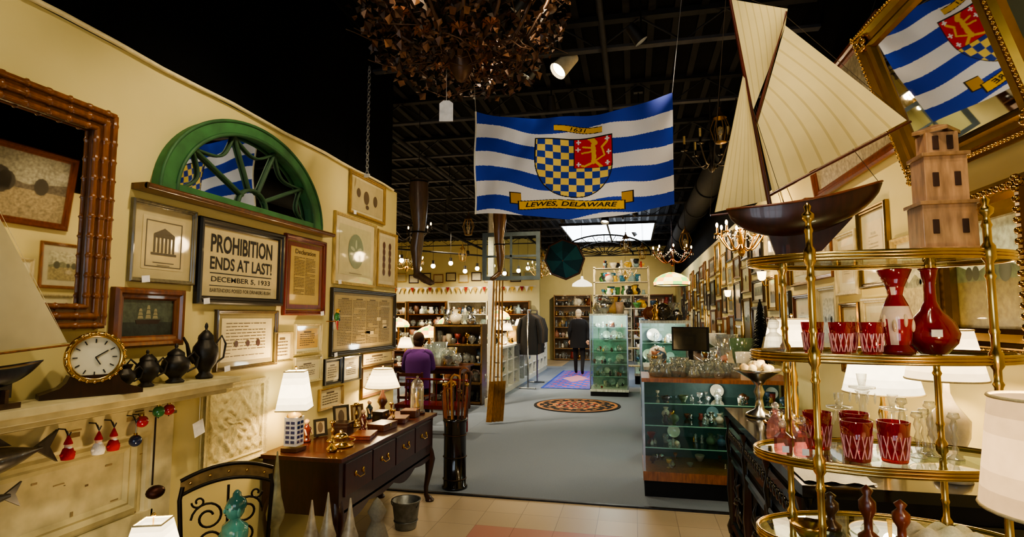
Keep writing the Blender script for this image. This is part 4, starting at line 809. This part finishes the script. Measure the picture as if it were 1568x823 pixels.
# wooden tower house
b=B('wooden_tower_birdhouse'); x,y=.965,2.0; Wc=hx('a8805c')
b.box((x,y,1.806),(.19,.13,.018),'wood',Wc); b.box((x,y,1.88),(.15,.1,.14),'wood',Wc); b.box((x,y,1.955),(.165,.115,.012),'wood',hx('94704c')); b.box((x,y,2.03),(.12,.09,.15),'wood',Wc); b.box((x,y,2.11),(.135,.105,.012),'wood',hx('94704c')); b.box((x,y,2.15),(.09,.07,.07),'wood',Wc); b.lathe((x,y,2.185),[(.07,0),(.07,.012),(.0,.035)],'wood',hx('94704c'),4,sm=False)
for z,w in((1.88,.04),(2.03,.03),(2.15,.02)):
    for dx in(-1,1): b.box((x+dx*w,y-(.051 if z<1.9 else .046 if z<2.05 else .036),z),(.018,.004,.045),'black',hx('3a2418'))
b.done(bevel=.002)
def ruby(b,x,y,z,h,r,kind):
    pr=[(r*.75,0),(r*.78,.004),(r*.85,h*.5),(r,h),(r*.93,h),(r*.75,h*.08),(0,h*.06)]
    b.lathe((x,y,z),[(0,0)]+pr,'ruby',(.9,.2,.22),16)
    for k in range(12):
        a=2*pi*k/12; a2=a+.35
        b.tube([(x+r*.8*math.cos(a),y+r*.8*math.sin(a),z+h*.1),(x+r*.95*math.cos(a2),y+r*.95*math.sin(a2),z+h*.66)],.0018,'gloss',(.85,.4,.38),4); b.tube([(x+r*.8*math.cos(a2),y+r*.8*math.sin(a2),z+h*.1),(x+r*.95*math.cos(a),y+r*.95*math.sin(a),z+h*.66)],.0018,'gloss',(.85,.4,.38),4)
def one(name,f,*a): b=B(name); f(b,*a); b.done()
for x,y in((.57,1.99),(.63,1.92),(.685,2.03),(.72,1.93)): one('ruby_glass_tumbler',ruby,x,y,1.483,.10,.034,'tumbler')
b=B('ruby_overlay_vase'); x,y=.808,1.97
b.lathe((x,y,1.483),[(0,0),(.045,0),(.048,.012),(.035,.03),(.04,.07),(.045,.11),(.035,.15),(.02,.185),(.025,.21),(.048,.265),(.044,.265),(.02,.2),(0,.19)],'gloss',(.2,.006,.01),20,cols=lambda k,i:(.2,.006,.01) if (k in(0,1,2,6,8,9,10,11) ) else ((.7,.5,.4) if (i//2)%3==0 or k==5 else (.28,.01,.015)))
for k in range(9): 
    a=2*pi*k/9; b.sph((x+.043*math.cos(a),y+.043*math.sin(a),1.483+.09+.015*(k%2)),(.007,.007,.02),'gloss',hx('d0b090'),6)
b.done()
b=B('ruby_glass_decanter'); x,y=.918,2.0
b.lathe((x,y,1.483),[(0,0),(.035,0),(.04,.005),(.065,.035),(.072,.065),(.06,.1),(.03,.135),(.017,.165),(.016,.22),(.024,.262),(.03,.27),(.022,.265)],'gloss',(.17,.004,.008),24); b.box((x-.02,y-.072,1.55),(.03,.001,.022),'paint',(.7,.65,.6)); b.done()
b=B('perfume_bottle'); b.lathe((.46,2.03,1.483),[(0,0),(.035,0),(.04,.01),(.03,.05),(.012,.065),(.012,.075),(.018,.08),(.02,.1),(0,.12)],'glass',(.9,.92,.93),8,sm=False); b.done()
for x,y in((.595,2.07),(.66,1.92),(.71,2.08),(.765,1.93)): one('ruby_glass_goblet',ruby,x,y,1.163,.12,.045,'tumbler')
for x,y,h in((.465,1.98,.1),(.515,1.95,.12)):
    b=B('cut_glass_cruet'); b.lathe((x,y,1.163),[(0,0),(.026,0),(.028,.01),(.027,h*.5),(.009,h*.66),(.009,h*.76),(.014,h*.8)],'glass',(.9,.5,.55),10,sm=False); b.sph((x,y,1.163+h*.9),.013,'glass',(.95,.95,.95),8); b.box((x,y-.029,1.18),(.02,.001,.02),'paint',(.8,.8,.8)); b.done()
for i in range(5):
    b=B('crystal_candlestick'); x=.86+.05*(i%3); y=2.0+.07*(i//3)+.03*(i%2); h=.14+.03*(i%2); b.lathe((x,y,1.163),[(0,0),(.024,0),(.022,.006),(.006,.015),(.01,.03),(.005,.04),(.011,.06),(.005,.08),(.011,.1),(.006,h*.85),(.018,h*.9),(.014,h),(0,h)],'glass',(.93,.94,.93),10); b.done()
for (x,y,h,c) in((.70,1.98,.17,'5a2414'),(.78,1.95,.14,'6a2c18'),(.62,2.06,.12,'3a2010')):
    b=B('turned_wood_finial'); b.lathe((x,y,.908),[(0,0),(.03,0),(.03,.015),(.012,.03),(.012,h*.4),(.024,h*.55),(.024,h*.7),(.01,h*.8),(.018,h*.9),(0,h)],'wood',hx(c),16); b.done()
b=B('small_brass_bowl'); b.lathe((.53,1.98,.908),[(0,0),(.03,0),(.05,.03),(.055,.04),(.045,.03),(0,.012)],'metal',BRASS,20); b.done()
b=B('crumpled_linen'); b.T=T3(.93,2.0,.912); b.grid(lambda s,t:((s-.5)*.2,(t-.5)*.2,.03*abs(math.sin(s*9)*math.cos(t*7))+.025*math.sin(pi*s)*math.sin(pi*t)),20,20,'cloth',col=hx('d0c8b4')); b.done()
b=B('side_table'); b.lathe((.95,1.50,.70),[(0,0),(.2,0),(.21,.012),(.2,.025),(0,.025)],'wood',MAHOG,28); b.lathe((.95,1.50,.001),[(0,.03),(.03,.03),(.035,.2),(.02,.4),(.035,.55),(.025,.7)],'wood',MAHOG)
for k in range(3):
    a=2*pi*k/3+.5; b.tube([(.95+.02*math.cos(a),1.5+.02*math.sin(a),.2),(.95+.12*math.cos(a),1.5+.12*math.sin(a),.12),(.95+.2*math.cos(a),1.5+.2*math.sin(a),.014)],[.02,.017,.013],'wood',MAHOG,8)
b.done()
lamp(.925,1.50,.726,.69,.15,.12,.25,'wood',scol=(1,.62,.28),E=1.4,P=8,name='table_lamp')
# ---------------------------------------------------------------- right wall pictures
NR=(-1,0,0); WR=1.5
def pr_(y0,y1,z0,z1,*a,**k): return picture((WR,(y0+y1)/2,(z0+z1)/2),NR,y1-y0,z1-z0,*a,**k)
b=B('gilt_frame_mirror'); w,h=.90,.84; b.T=FT((1.45,2.70,2.27),(-1,-.05,0),.29)@Matrix.Translation((0,h/2,0)); GL=hx('a07c34')
b.frame(-w/2,w/2,-h/2,h/2,[(0,0),(0,.03),(.014,.05),(.03,.05),(.05,.03),(.075,.025),(.09,.038),(.105,.025),(.12,.006)],'metal',GL); b.rect(-w/2+.12,w/2-.12,-h/2+.12,h/2-.12,.008,'mirror',(.85,.87,.88)); b.rect(-w/2,w/2,-h/2,h/2,0,'wood',BLK)
for k in range(40):
    for yy in(-h/2+.022,h/2-.022): b.sph((-w/2+w*(k+.5)/40,yy,.05),.009,'metal',GL,6)
    for xx in(-w/2+.022,w/2-.022): b.sph((xx,-h/2+h*(k+.5)/40,.05),.009,'metal',GL,6)
for sx in(-1,1):
    for sy in(-1,1):
        for a in range(6): t=2*pi*a/6; b.sph((sx*(w/2-.06)+.028*math.cos(t),sy*(h/2-.06)+.028*math.sin(t),.04),(.02,.02,.014),'metal',GL,8)
TT=b.T.copy()
for sx in(-.8,.8):
    p0=TT@Vector((sx*w/2,h/2,0)); b.T=Matrix(); b.tube([p0,(1.48,p0.y,3.9)],.002,'black',BLK,4)
b.done()
def land(c1,c2,c3):
    def f(b,u,v):
        b.rect(-u,u,-v*.1,v,.0072,'canvas',c1); b.prism([(-u,-v*.1),(-u,v*.25),(-u*.4,v*.05),(u*.2,v*.3),(u,0),(u,-v*.1)],.007,.0078,'canvas',c2); b.rect(-u,u,-v,-v*.1,.0076,'canvas',c3)
        for k in range(4): x=RN.uniform(-u*.8,u*.8); r=u*RN.uniform(.08,.2); dots(b,u,v,[(x,v*.05,r,r*1.2)],tuple(q*.4 for q in c2),.0082,12)
    return f
pr_(2.36,3.12,1.42,2.14,hx('8a6a2c'),land(hx('8a9488'),hx('3a4430'),hx('4a4428')),fw=.13,d=.09,mat='metal',pm='canvas',bead=.04,name='gilt_framed_painting')
picture((1.44,4.1,2.93),NR,1.5,.8,hx('6a3414'),land(hx('a09a84'),hx('6a6050'),hx('988868')),fw=.07,d=.04,pm='canvas',lean=.12)
for y0,y1,z0,z1,c,f,p in((3.2,3.62,1.5,2.05,'a8925c','w','c8c0a0'),(3.66,4.1,1.78,2.3,'9a8048','m','bfb692'),(4.14,4.55,1.75,2.2,'b8aa80','w','d4ccaa'),(4.6,5.15,1.9,2.4,'7a4a20','w','b8b294'),(3.66,4.1,1.2,1.72,'b0a070','w','cdc49e'),(4.15,4.5,1.2,1.7,'96723a','m','c2bb9c'),(4.56,5.0,1.3,1.84,'b4a880','w','d0c8a2'),(5.2,5.7,1.3,1.8,'5a2c14','w','c0b890'),(5.2,5.75,1.88,2.4,'a08040','m','a8a488')):
    art=lines(9,hx('9a9072'),.2) if RN.random()<.35 else land(hx('b2ae90'),hx('7a7a5c'),hx('988c64'))
    pr_(y0,y1,z0,z1,hx(c),art,fw=.035,d=.03,mat='metal' if f=='m' else 'wood',board=hx(p),bw=.06,tag=RN.choice([None,-.8,.8]))
y=5.8
while y<18:
    w=RN.uniform(.35,.8); zc=1.1+RN.uniform(0,.2)
    while zc<2.7:
        hh=RN.uniform(.28,.6)
        if zc+hh>2.95: break
        ww=w*RN.uniform(.75,1); c=RN.choice(['2a1c14','a08040','7a4a20','b9a97c','5a3418','1a1614','8a6a30'])
        pr_(y+(w-ww)/2,y+(w+ww)/2,zc,zc+hh,hx(c),land(hx(RN.choice(['a4a494','6a7a84','b0a47c','4a5a60'])),hx(RN.choice(['4a5a3a','6a5a3a','2a3428'])),hx(RN.choice(['6a643c','4a5a5a','7a5a3a','3a3424']))),fw=.04,d=.03,mat='metal' if c in('a08040','8a6a30') else 'wood',board=hx('d0c8a4') if RN.random()<.45 else None,bw=.05)
        zc+=hh+RN.uniform(.03,.09)
    y+=w+.05
# ---------------------------------------------------------------- chandeliers
def chand(name,x,y,z,R,arms,col,glow,mat='metal',P=12,top=3.88,cryst=True):
    b=B(name); b.lathe((x,y,z-.12),[(0,-.03),(.02,-.02),(.04,.02),(.02,.06),(.03,.12),(.015,.2),(.02,.28),(0,.32)],mat,col,14); b.tube([(x,y,z+.18),(x,y,top)],.006,mat,col)
    for k in range(arms):
        a=2*pi*k/arms; d=Vector((math.cos(a),math.sin(a),0)); c=Vector((x,y,z)); pts=[c+d*(R*t)+Vector((0,0,-.09*math.sin(t*pi*1.25)+.02*t)) for t in[i/9 for i in range(10)]]
        b.tube(pts,.008,mat,col); e=pts[-1]; b.lathe(e,[(.005,0),(.035,.008),(.03,.014),(.011,.016),(.011,.075),(0,.075)],mat,col,10); 
        if glow: b.sph(e+Vector((0,0,.1)),(.013,.013,.026),'emit',glow,8)
        else: b.cyl(e+Vector((0,0,.07)),e+Vector((0,0,.16)),.011,None,'paint',hx('b8a878'),8)
        if cryst:
            for q in range(4): b.sph(e+Vector((.03*math.cos(q*1.57),.03*math.sin(q*1.57),-.025)),(.006,.006,.018),'glass',(.95,.92,.85),6)
            for q in range(1,9): b.sph(c+d*(R*q/9)+Vector((0,0,.18-.18*q/9-.05*math.sin(pi*q/9))),.007,'glass',(.95,.92,.85),6)
    o=b.done()
    if P: light('bulbs','POINT',(x,y,z+.16),P,WARM,.1,parent=o)
chand('crystal_chandelier',1.09,6.0,2.36,.23,8,hx('c99a40'),(22,14,6),P=30)
chand('crystal_chandelier',.68,10,2.62,.32,8,hx('6a3a20'),(18,12,5),P=20)
chand('wrought_iron_chandelier',.80,5.8,3.2,.26,6,hx('4a443c'),None,'metaldull',0,cryst=False)
chand('wrought_iron_chandelier',-3.6,8.6,2.95,.35,6,hx('1a1614'),(10,7,3),'metaldull',6,cryst=False)
chand('brass_chandelier',-5.2,12.2,2.8,.4,8,BRASS,(14,10,5),P=14); chand('brass_chandelier',-.2,15.5,2.75,.3,6,BRASS,(14,10,5),P=10,top=3.8)
chand('brass_chandelier',-1.9,11.6,2.55,.28,6,BRASS,(14,10,5),P=10)
for (x,y,z) in((.80,5.2,3.3),(-.1,9.0,2.75),(-1.6,10.0,2.6),(.2,11.5,2.9),(.75,8.3,2.7),(-3.2,10.2,2.8),(-2.3,7.6,2.9)):
    b=B('hanging_brass_lantern'); 
    for k in range(6): a=k*pi/3; b.tube([(x+.05*math.cos(a),y+.05*math.sin(a),z-.12),(x+.085*math.cos(a),y+.085*math.sin(a),z),(x+.05*math.cos(a),y+.05*math.sin(a),z+.1)],.005,'metaldull',hx('8a6a3a'),5)
    b.lathe((x,y,z-.14),[(0,0),(.05,.01),(.055,.02),(.0,.03)],'metaldull',hx('8a6a3a'),12); b.lathe((x,y,z+.1),[(.06,0),(.03,.04),(.01,.07),(.01,.1)],'metaldull',hx('8a6a3a'),12); b.sph((x,y,z-.02),(.03,.03,.045),'glass',(.95,.9,.75),10); b.tube([(x,y,z+.2),(x,y,3.9)],.004,'black',BLK,4); b.cyl((x,y,z-.11),(x,y,z-.05),.012,None,'paint',hx('c9bfa0'),8); b.done()
b=B('tiffany_hanging_lamp'); x,y,z=.66,10,2.2; cols=[(3,2.2,.4),(.7,1.7,.3),(3.2,1.3,.2),(2.8,2.4,.9)]
b.lathe((x,y,z),[(.3,-.06),(.31,0),(.27,.07),(.17,.13),(.05,.17)],'emit',(2,2,1),24,cols=lambda k,i:cols[(i//2+k*3)%4],sm=False); b.tube([(x,y,z+.17),(x,y,2.44)],.006,'metal',GOLD); b.ring((x,y,z-.06),.3,.008,'metaldull',BLK); b.done()
b=B('white_pendant_lamp'); x,y,z=-.98,11.0,2.2; b.lathe((x,y,z),[(.2,0),(.19,.05),(.1,.11),(.03,.14),(.02,.2)],'emit',(1.6,1.4,1.0),20); b.tube([(x,y,z+.2),(x,y,3.9)],.005,'black',BLK); b.done()
for y,z in((6.6,2.0),(8.9,1.9)):
    b=B('brass_wall_sconce'); b.lathe((1.40,y,z),[(.02,0),(.04,.02),(.05,.1)],'emit',(6,4.0,1.9),12); b.tube([(1.46,y,z-.05),(1.42,y,z-.06),(1.40,y,z)],.008,'metal',BRASS); b.done()
b=B('wrought_iron_arch'); b.T=FT((-.65,13.3,3.05),(0,-1,0)); I=hx('0c0b0a')
b.box((0,0,0),(2.2,.03,.03),'metaldull',I)
for R_ in(1.0,.62): b.tube([(R_*1.08*math.cos(pi*i/24),.5*R_*math.sin(pi*i/24),0) for i in range(25)],.02,'metaldull',I)
for k in range(1,12): a=pi*k/12; b.tube([(.1*math.cos(a),.04*math.sin(a),0),(1.08*math.cos(a),.5*math.sin(a),0)],.012,'metaldull',I,4)
for k in range(12): a=pi*(k+.5)/12; b.tube([(.87*math.cos(a)+.06*math.cos(q*.8),.4*math.sin(a)+.05*math.sin(q*.8),0) for q in range(8)],.008,'metaldull',I,4)
for s in(-.9,.9): b.tube([(s,0,0),(s,.72,0)],.005,'metaldull',I,4)
b.done()
# ---------------------------------------------------------------- rugs
def rug1(s,t):
    x,y=s*2-1,t*2-1; r=math.hypot(x,y); a=math.atan2(y,x)
    if r>.93: return hx('0c0d12')
    if r>.88: return hx('a8703c')
    if r>.55: return hx('b07a44') if (math.sin(a*12)*math.sin(r*28)>.5) else hx('0e1016')
    if r>.5: return hx('a8703c')
    return hx('a8402c') if math.sin(a*8)*math.sin(r*22)>.3 else (hx('c9a468') if math.sin(a*8+1.5)*math.sin(r*30)>.6 else hx('10121a'))
b=B('round_floral_rug'); cx,cy,R_=-1.02,10.15,.77
b.lathe((cx,cy,.0125),[(R_*(1-k/30),.012) for k in range(31)],'cloth',(1,1,1),96,cols=lambda k,i:rug1(.5+.5*(1-(k+.5)/30)*math.cos(2*pi*(i+.5)/96),.5+.5*(1-(k+.5)/30)*math.sin(2*pi*(i+.5)/96))); b.lathe((cx,cy,.0125),[(R_+.003,0),(R_,.012)],'cloth',hx('15161c'),60); b.done()
def rug2(s,t):
    e=min(s,1-s)*1.2; f=min(t,1-t)*4
    if min(e,f)<.06: return hx('1c3a9c')
    if min(e,f)<.16: return hx('7a6aa8') if math.sin(s*60)*math.sin(t*120)>0 else hx('2a4aa4')
    x=abs(s-.5); y=abs(t-.5)*1.5
    if x+y<.3: return hx('b07a8a')
    return hx('b0485c') if math.sin(s*25)*math.sin(t*60)>.3 else hx('3a50b4')
b=B('oriental_runner_rug'); b.bb(-2.05,-.92,12.4,16.5,.0125,.022,'cloth',hx('2a3f8c')); b.grid(lambda s,t:(-2.05+1.13*s,16.5-4.1*t,.0235),60,120,'cloth',rug2,sm=False); b.done()
# ---------------------------------------------------------------- left aisle counter & side room
b=B('white_display_counter'); x0,x1,y0,y1=-3.25,-2.6,10.9,17.0; WC=hx('cfd0c6')
b.bb(x0,x1,y0,y1,.95,.99,'paint',WC); b.bb(x0,x1-.02,y0+.02,y1,.013,.12,'paint',WC)
for k in range(11): y=y0+(y1-y0-.05)*k/10; b.bb(x0,x1,y,y+.04,.12,.95,'paint',WC)
for z in(.4,.68): b.bb(x0,x1-.03,y0,y1,z-.01,z+.01,'paint',WC)
b.bb(x0,x0+.02,y0,y1,.12,.95,'paint',WC)
for z in(.121,.411,.691):
    for k in range(46): item(b,RN.uniform(x0+.2,x1-.1),RN.uniform(y0+.1,y1-.1),z,RN.uniform(.1,.22),n=7)
b.done()
LAMPS=[(-3.9,9.15,.781,.45,(1,.70,.34)),(-5.0,7.3,.751,.6,(1,.72,.38)),(-5.6,10,.751,.7,(1,.66,.3)),(-4.0,12,.851,.6,(1,.72,.4)),(-2.9,11.6,.991,.5,(1,.75,.4)),(-2.95,14.5,.991,.55,(1,.78,.5)),(-4.5,14.8,.901,.6,(1,.75,.4)),(-2.95,13.0,.991,.45,(1,.68,.34)),(-6.0,13.2,.801,.6,(1,.72,.4))]
TIFF=[(-3.85,11.4,.851),(-3.9,10.3,.0135),(-5.6,12.7,.801),(-3.0,12.3,.991)]
AV=[(l[0],l[1],.13) for l in LAMPS]+[(t[0],t[1],.15) for t in TIFF]
clutter('antiques_group',-3.2,-2.65,10.95,16.9,.991,110,.12,.45,avoid=AV)
b=B('clothes_rack'); b.tube([(-2.3,12.2,.013),(-2.3,12.2,1.75),(-2.3,13.4,1.75),(-2.3,13.4,.013)],.018,'metal',(.3,.3,.3)); 
for y in(12.2,13.4): b.tube([(-2.5,y,.03),(-2.12,y,.03)],.015,'metal',(.3,.3,.3))
for k in range(5):
    y=12.35+.22*k; c=hx(RN.choice(['1c1c20','2a2622','3a3028','15181f'])); b.lathe((-2.3,y,.75),[(.2,0),(.21,.3),(.18,.6),(.19,.82),(.06,.9),(.03,.93)],'cloth',c,14,1,.35)
    for sg in(-1,1): b.tube([(-2.3+sg*.17,y,1.55),(-2.3+sg*.25,y,1.3),(-2.3+sg*.25,y,1.0)],[.05,.05,.04],'cloth',c,8)
b.done()
def table(name,x0,x1,y0,y1,h,col):
    b=B(name); b.bb(x0,x1,y0,y1,h-.03,h,'wood',col); b.bb(x0+.05,x1-.05,y0+.05,y1-.05,h-.12,h-.03,'wood',col)
    for x in(x0+.07,x1-.07):
        for y in(y0+.07,y1-.07): b.lathe((x,y,.013),[(.02,0),(.03,.05),(.02,.15),(.035,h*.5),(.025,h*.7),(.03,h-.1)],'wood',col,10)
    b.done(bevel=.004)
tabs=[(-4.6,-2.75,8.75,9.5,.78),(-5.6,-4.4,6.9,7.9,.75),(-6.6,-5.0,9.6,10.6,.75),(-4.6,-3.6,11.2,12.6,.85),(-6.6,-5.2,12.4,13.6,.8),(-5.2,-3.9,14.2,15.4,.9),(-7.8,-6.9,14,15.6,.8)]
for i,(a,b0,c,d,h) in enumerate(tabs):
    table('antique_table',a,b0,c,d,h,hx(RN.choice(['4a2410','6a3818','3a1c10']))); clutter('antiques_group',a+.03,b0-.03,c+.03,d-.03,h+.001,50,.1,.42,avoid=AV)
for x,y,z,h,c in LAMPS: lamp(x,y,z,h,.14,.085,.17,scol=c,E=4.5,P=20)
for x,y,z in TIFF:
    b=B('tiffany_table_lamp'); H=(1.55 if z<.1 else .75); b.lathe((x,y,z),[(0,0),(.12,0),(.1,.02),(.025,.05),(.02,H*.8)],'metaldull',hx('4a3018'),14)
    cols=[(4.5,2.4,.3),(.9,1.8,.3),(5,1.4,.2),(4.5,3.2,.9)]; b.lathe((x,y,z+H*.8),[(.26,-.05),(.27,0),(.22,.08),(.13,.14),(.03,.17),(0,.2)],'emit',(2,2,1),20,cols=lambda k,i:cols[(i//2+k*3)%4],sm=False); o=b.done(); light('bulb','POINT',(x,y,z+H*.8-.08),12,WARM,.1,parent=o)
def shelfunit(name,T,w,h,n,col,dens=9):
    b=B(name); b.T=T
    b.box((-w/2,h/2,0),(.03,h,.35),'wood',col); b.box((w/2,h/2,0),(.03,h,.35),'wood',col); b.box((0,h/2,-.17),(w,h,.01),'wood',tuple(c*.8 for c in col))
    for k in range(n+1): b.box((0,.03+(h-.06)*k/n,0),(w,.03,.35),'wood',col)
    for k in range(n):
        for j in range(dens):
            z=.046+(h-.06)*k/n; hh=RN.uniform(.35,.75)*(h/n); x=-w/2+w*(j+.5)/dens+RN.uniform(-.02,.02); TT=b.T; b.T=T@Matrix.Translation((x,z,RN.uniform(-.08,.08)))@Matrix.Rotation(-pi/2,4,'X'); item(b,0,0,0,min(hh,.4),n=7); b.T=TT
    b.done()
for k,x in enumerate((-8.1,-6.7,-5.3,-3.9)): shelfunit('display_shelf',FT((x,17.6,.013),(0,-1,0)),1.3,2.1,5,hx(['8a6a44','5a3418','c9c2ae','6a4020'][k]),13)
for y in(6.3,8.2,10.1,12,14): shelfunit('display_shelf',FT((-8.75,y,.013),(1,0,0)),1.5,2.0,5,hx(RN.choice(['8a6a44','5a3418','c9c2ae'])),11)
for k,x in enumerate((-2.2,-.75,.7)): shelfunit('display_shelf',FT((x,20.7,.013),(0,-1,0)),1.35,2.4,6,hx(['8a6a44','c9c2ae','6a4020'][k]),11)
shelfunit('display_shelf',FT((-3.15,9.95,.013),(0,-1,0)),.9,1.45,4,hx('5a4428'),10)
clutter('antiques_group',-3.55,-2.75,9.8,10.1,1.465,12,.12,.28)
room('wall_side_back',-9,-3.0,18.0,18.1,0,4.2,'wallcream')
b=B('pennant_bunting'); 
for k in range(34): x=-8.6+.16*k; b.add([(x,17.9,2.6),(x+.14,17.9,2.6),(x+.07,17.9,2.42)],[(0,1,2)],'cloth',hx(['e8e0c8','c9a040','e8e0c8','8a2018'][k%4]))
b.tube([(-8.6,17.9,2.6),(-3.1,17.9,2.6)],.006,'cloth',WHT); b.done()
for k in range(12): picture((-8.3+.45*k,18.0,2.95 if k%2 else 2.9),(0,-1,0),.36,.3,hx(RN.choice(['b89a58','3a2414','8a5a2c'])),None,paper=hx(RN.choice(['c0b48c','8a8a6c','d8d0b4'])))
b=B('red_lacquer_bench'); RL=hx('6a1412'); x,y=-2.72,7.3
b.box((x,y,.40),(.9,.4,.05),'gloss',RL); b.tube([(x-.45,y+.18,.025),(x-.45,y+.2,.72),(x+.45,y+.2,.72),(x+.45,y+.18,.025)],.02,'gloss',RL)
for k in range(9): b.cyl((x-.4+.1*k,y+.19,.42),(x-.4+.1*k,y+.2,.72),.01,None,'gloss',RL,8)
for sx in(-.42,.42): b.cyl((x+sx,y-.17,.013),(x+sx,y-.17,.4),.02,None,'gloss',RL,8)
b.done()
# ---------------------------------------------------------------- people
def skin(verts,edges,radii,root=0):
    me=bpy.data.meshes.new('sk'); me.from_pydata(verts,edges,[]); o=bpy.data.objects.new('sk',me); bpy.context.collection.objects.link(o)
    md=o.modifiers.new('skin','SKIN'); sv=me.skin_vertices[0].data
    for i,r in enumerate(radii): sv[i].radius=(r,r) if not hasattr(r,'__len__') else r
    sv[root].use_root=True; o.modifiers.new('sub','SUBSURF').levels=2
    dg=bpy.context.evaluated_depsgraph_get(); m2=bpy.data.meshes.new_from_object(o.evaluated_get(dg)); vs=[v.co.copy() for v in m2.vertices]; fs=[tuple(p.vertices) for p in m2.polygons]
    bpy.data.objects.remove(o); bpy.data.meshes.remove(me); return vs,fs
SK=hx('c99a7c')
def head(b,c,hair,back=1):
    x,y,z=c; b.sph((x,y,z),(.075,.092,.115),'paint',SK,16); b.sph((x,y+.09*back,z-.015),(.012,.018,.018),'paint',SK,8)
    for sg in(-1,1): b.sph((x+sg*.076,y,z-.005),(.01,.018,.028),'paint',SK,8); b.sph((x+sg*.03,y+.08*back,z+.01),(.012,.008,.007),'gloss',(.9,.9,.9),8); b.sph((x+sg*.03,y+.086*back,z+.01),(.005,.005,.005),'gloss',(.02,.02,.02),6)
    b.sph((x,y+.083*back,z-.05),(.022,.008,.006),'paint',hx('9a5048'),8)
    b.sph((x,y-.018*back,z+.03),(.088,.095,.105),'cloth',hair,16); b.sph((x,y-.05*back,z-.03),(.08,.06,.09),'cloth',hair,12)
def hand(b,w,d):
    w=Vector(w); d=Vector(d).normalized(); s=d.orthogonal().normalized()
    b.sph(w+d*.04,(.035,.02,.04),'paint',SK,8)
    for k in range(4): b.tube([w+d*.06+s*(.03-.02*k),w+d*(.1-.006*abs(k-1.5))+s*(.033-.021*k),w+d*(.125-.01*abs(k-1.5))+s*(.03-.02*k)],.008,'paint',SK,6)
    b.tube([w+d*.02+s*.03,w+d*.05+s*.055,w+d*.075+s*.058],.009,'paint',SK,6)
b=B('walking_shopper'); b.T=T3(-1.47,15.3,.024,0,1.02)
V=[(0,0,.95),(0,0,1.12),(0,0,1.32),(0,0,1.45),(0,.01,1.52),(-.18,0,1.41),(-.25,-.06,1.14),(-.24,.06,.92),(.18,0,1.41),(.25,.02,1.14),(.25,-.1,.93),(-.09,0,.88),(-.1,.1,.5),(-.1,.14,.1),(-.1,.27,.04),(.09,0,.88),(.1,.02,.5),(.1,-.2,.14),(.1,-.1,.04)]
E=[(0,1),(1,2),(2,3),(3,4),(3,5),(5,6),(6,7),(3,8),(8,9),(9,10),(0,11),(11,12),(12,13),(13,14),(0,15),(15,16),(16,17),(17,18)]
Rr=[.14,.13,.15,.07,.05,.07,.055,.035,.07,.055,.035,.1,.065,.045,.035,.1,.065,.045,.035]
vs,fs=skin(V,E,Rr); 
b.add(vs,fs,'cloth',[SK if sum(vs[i].z for i in f)/len(f)>1.49 else hx('0c0c10') for f in fs],True)
b.lathe((0,0,.72),[(.24,0),(.235,.2),(.2,.4),(.22,.6),(.2,.7),(.09,.78),(.06,.8)],'cloth',hx('0a0a0e'),20,1,.62)
head(b,(0,.02,1.62),hx('b8a688')); hand(b,(-.24,.06,.92),(0,.1,-1)); hand(b,(.25,-.1,.93),(0,-.1,-1)); b.done()
b=B('seated_shopper'); b.T=T3(-3.25,8.12,.013,.3); PU=hx('5a2c78')
V=[(0,0,.52),(0,.01,.72),(0,.04,.95),(0,.06,1.06),(0,.08,1.12),(-.17,.05,1.02),(-.22,.1,.78),(-.16,.32,.80),(.17,.05,1.02),(.22,.1,.78),(.16,.32,.80),(-.1,.05,.5),(-.12,.42,.52),(-.12,.45,.1),(-.12,.56,.04),(.1,.05,.5),(.12,.42,.52),(.12,.45,.1),(.12,.56,.04)]
vs,fs=skin(V,E,Rr); b.add(vs,fs,'cloth',[SK if sum(vs[i].z for i in f)/len(f)>1.09 else (PU if sum(vs[i].z for i in f)/len(f)>.58 else hx('1c2030')) for f in fs],True)
b.lathe((0,.02,.5),[(.2,0),(.19,.2),(.2,.4),(.18,.5),(.08,.57)],'cloth',PU,18,1,.7); head(b,(0,.11,1.22),hx('3a2214')); hand(b,(-.16,.32,.80),(.2,1,0)); hand(b,(.16,.32,.80),(-.2,1,0)); b.done()
b=B('wooden_chair'); x,y=-3.25,8.07
b.box((x,y,.40),(.44,.42,.04),'wood',hx('5a2c14'))
for sx in(-.19,.19):
    b.cyl((x+sx,y+.18,.013),(x+sx,y+.18,.4),.018,None,'wood',hx('5a2c14'),8); b.cyl((x+sx,y-.19,.013),(x+sx,y-.26,.78),.018,None,'wood',hx('5a2c14'),8)
for z in(.6,.74): b.box((x,y-.245,z),(.36,.015,.05),'wood',hx('5a2c14'))
b.done()
# ---------------------------------------------------------------- world, camera
w=bpy.data.worlds.new('World'); bpy.context.scene.world=w; w.use_nodes=True; bg=w.node_tree.nodes['Background']; bg.inputs[0].default_value=(.75,.87,1,1); bg.inputs[1].default_value=3.5
th=math.radians(12.3); ph=math.radians(4.97)
f=Vector((-math.sin(th)*math.cos(ph),math.cos(th)*math.cos(ph),math.sin(ph))); r=Vector((math.cos(th),math.sin(th),0)); up=r.cross(f)
cam=bpy.data.cameras.new('camera'); cam.lens=850/1568*36; cam.sensor_width=36; cam.clip_start=.05; co=bpy.data.objects.new('camera',cam); bpy.context.collection.objects.link(co)
co.matrix_world=Matrix(((r.x,up.x,-f.x,0),(r.y,up.y,-f.y,0),(r.z,up.z,-f.z,1.6),(0,0,0,1))); bpy.context.scene.camera=co
vsn=bpy.context.scene.view_settings; vsn.view_transform='AgX'; vsn.look='AgX - Medium High Contrast'; vsn.exposure=.6
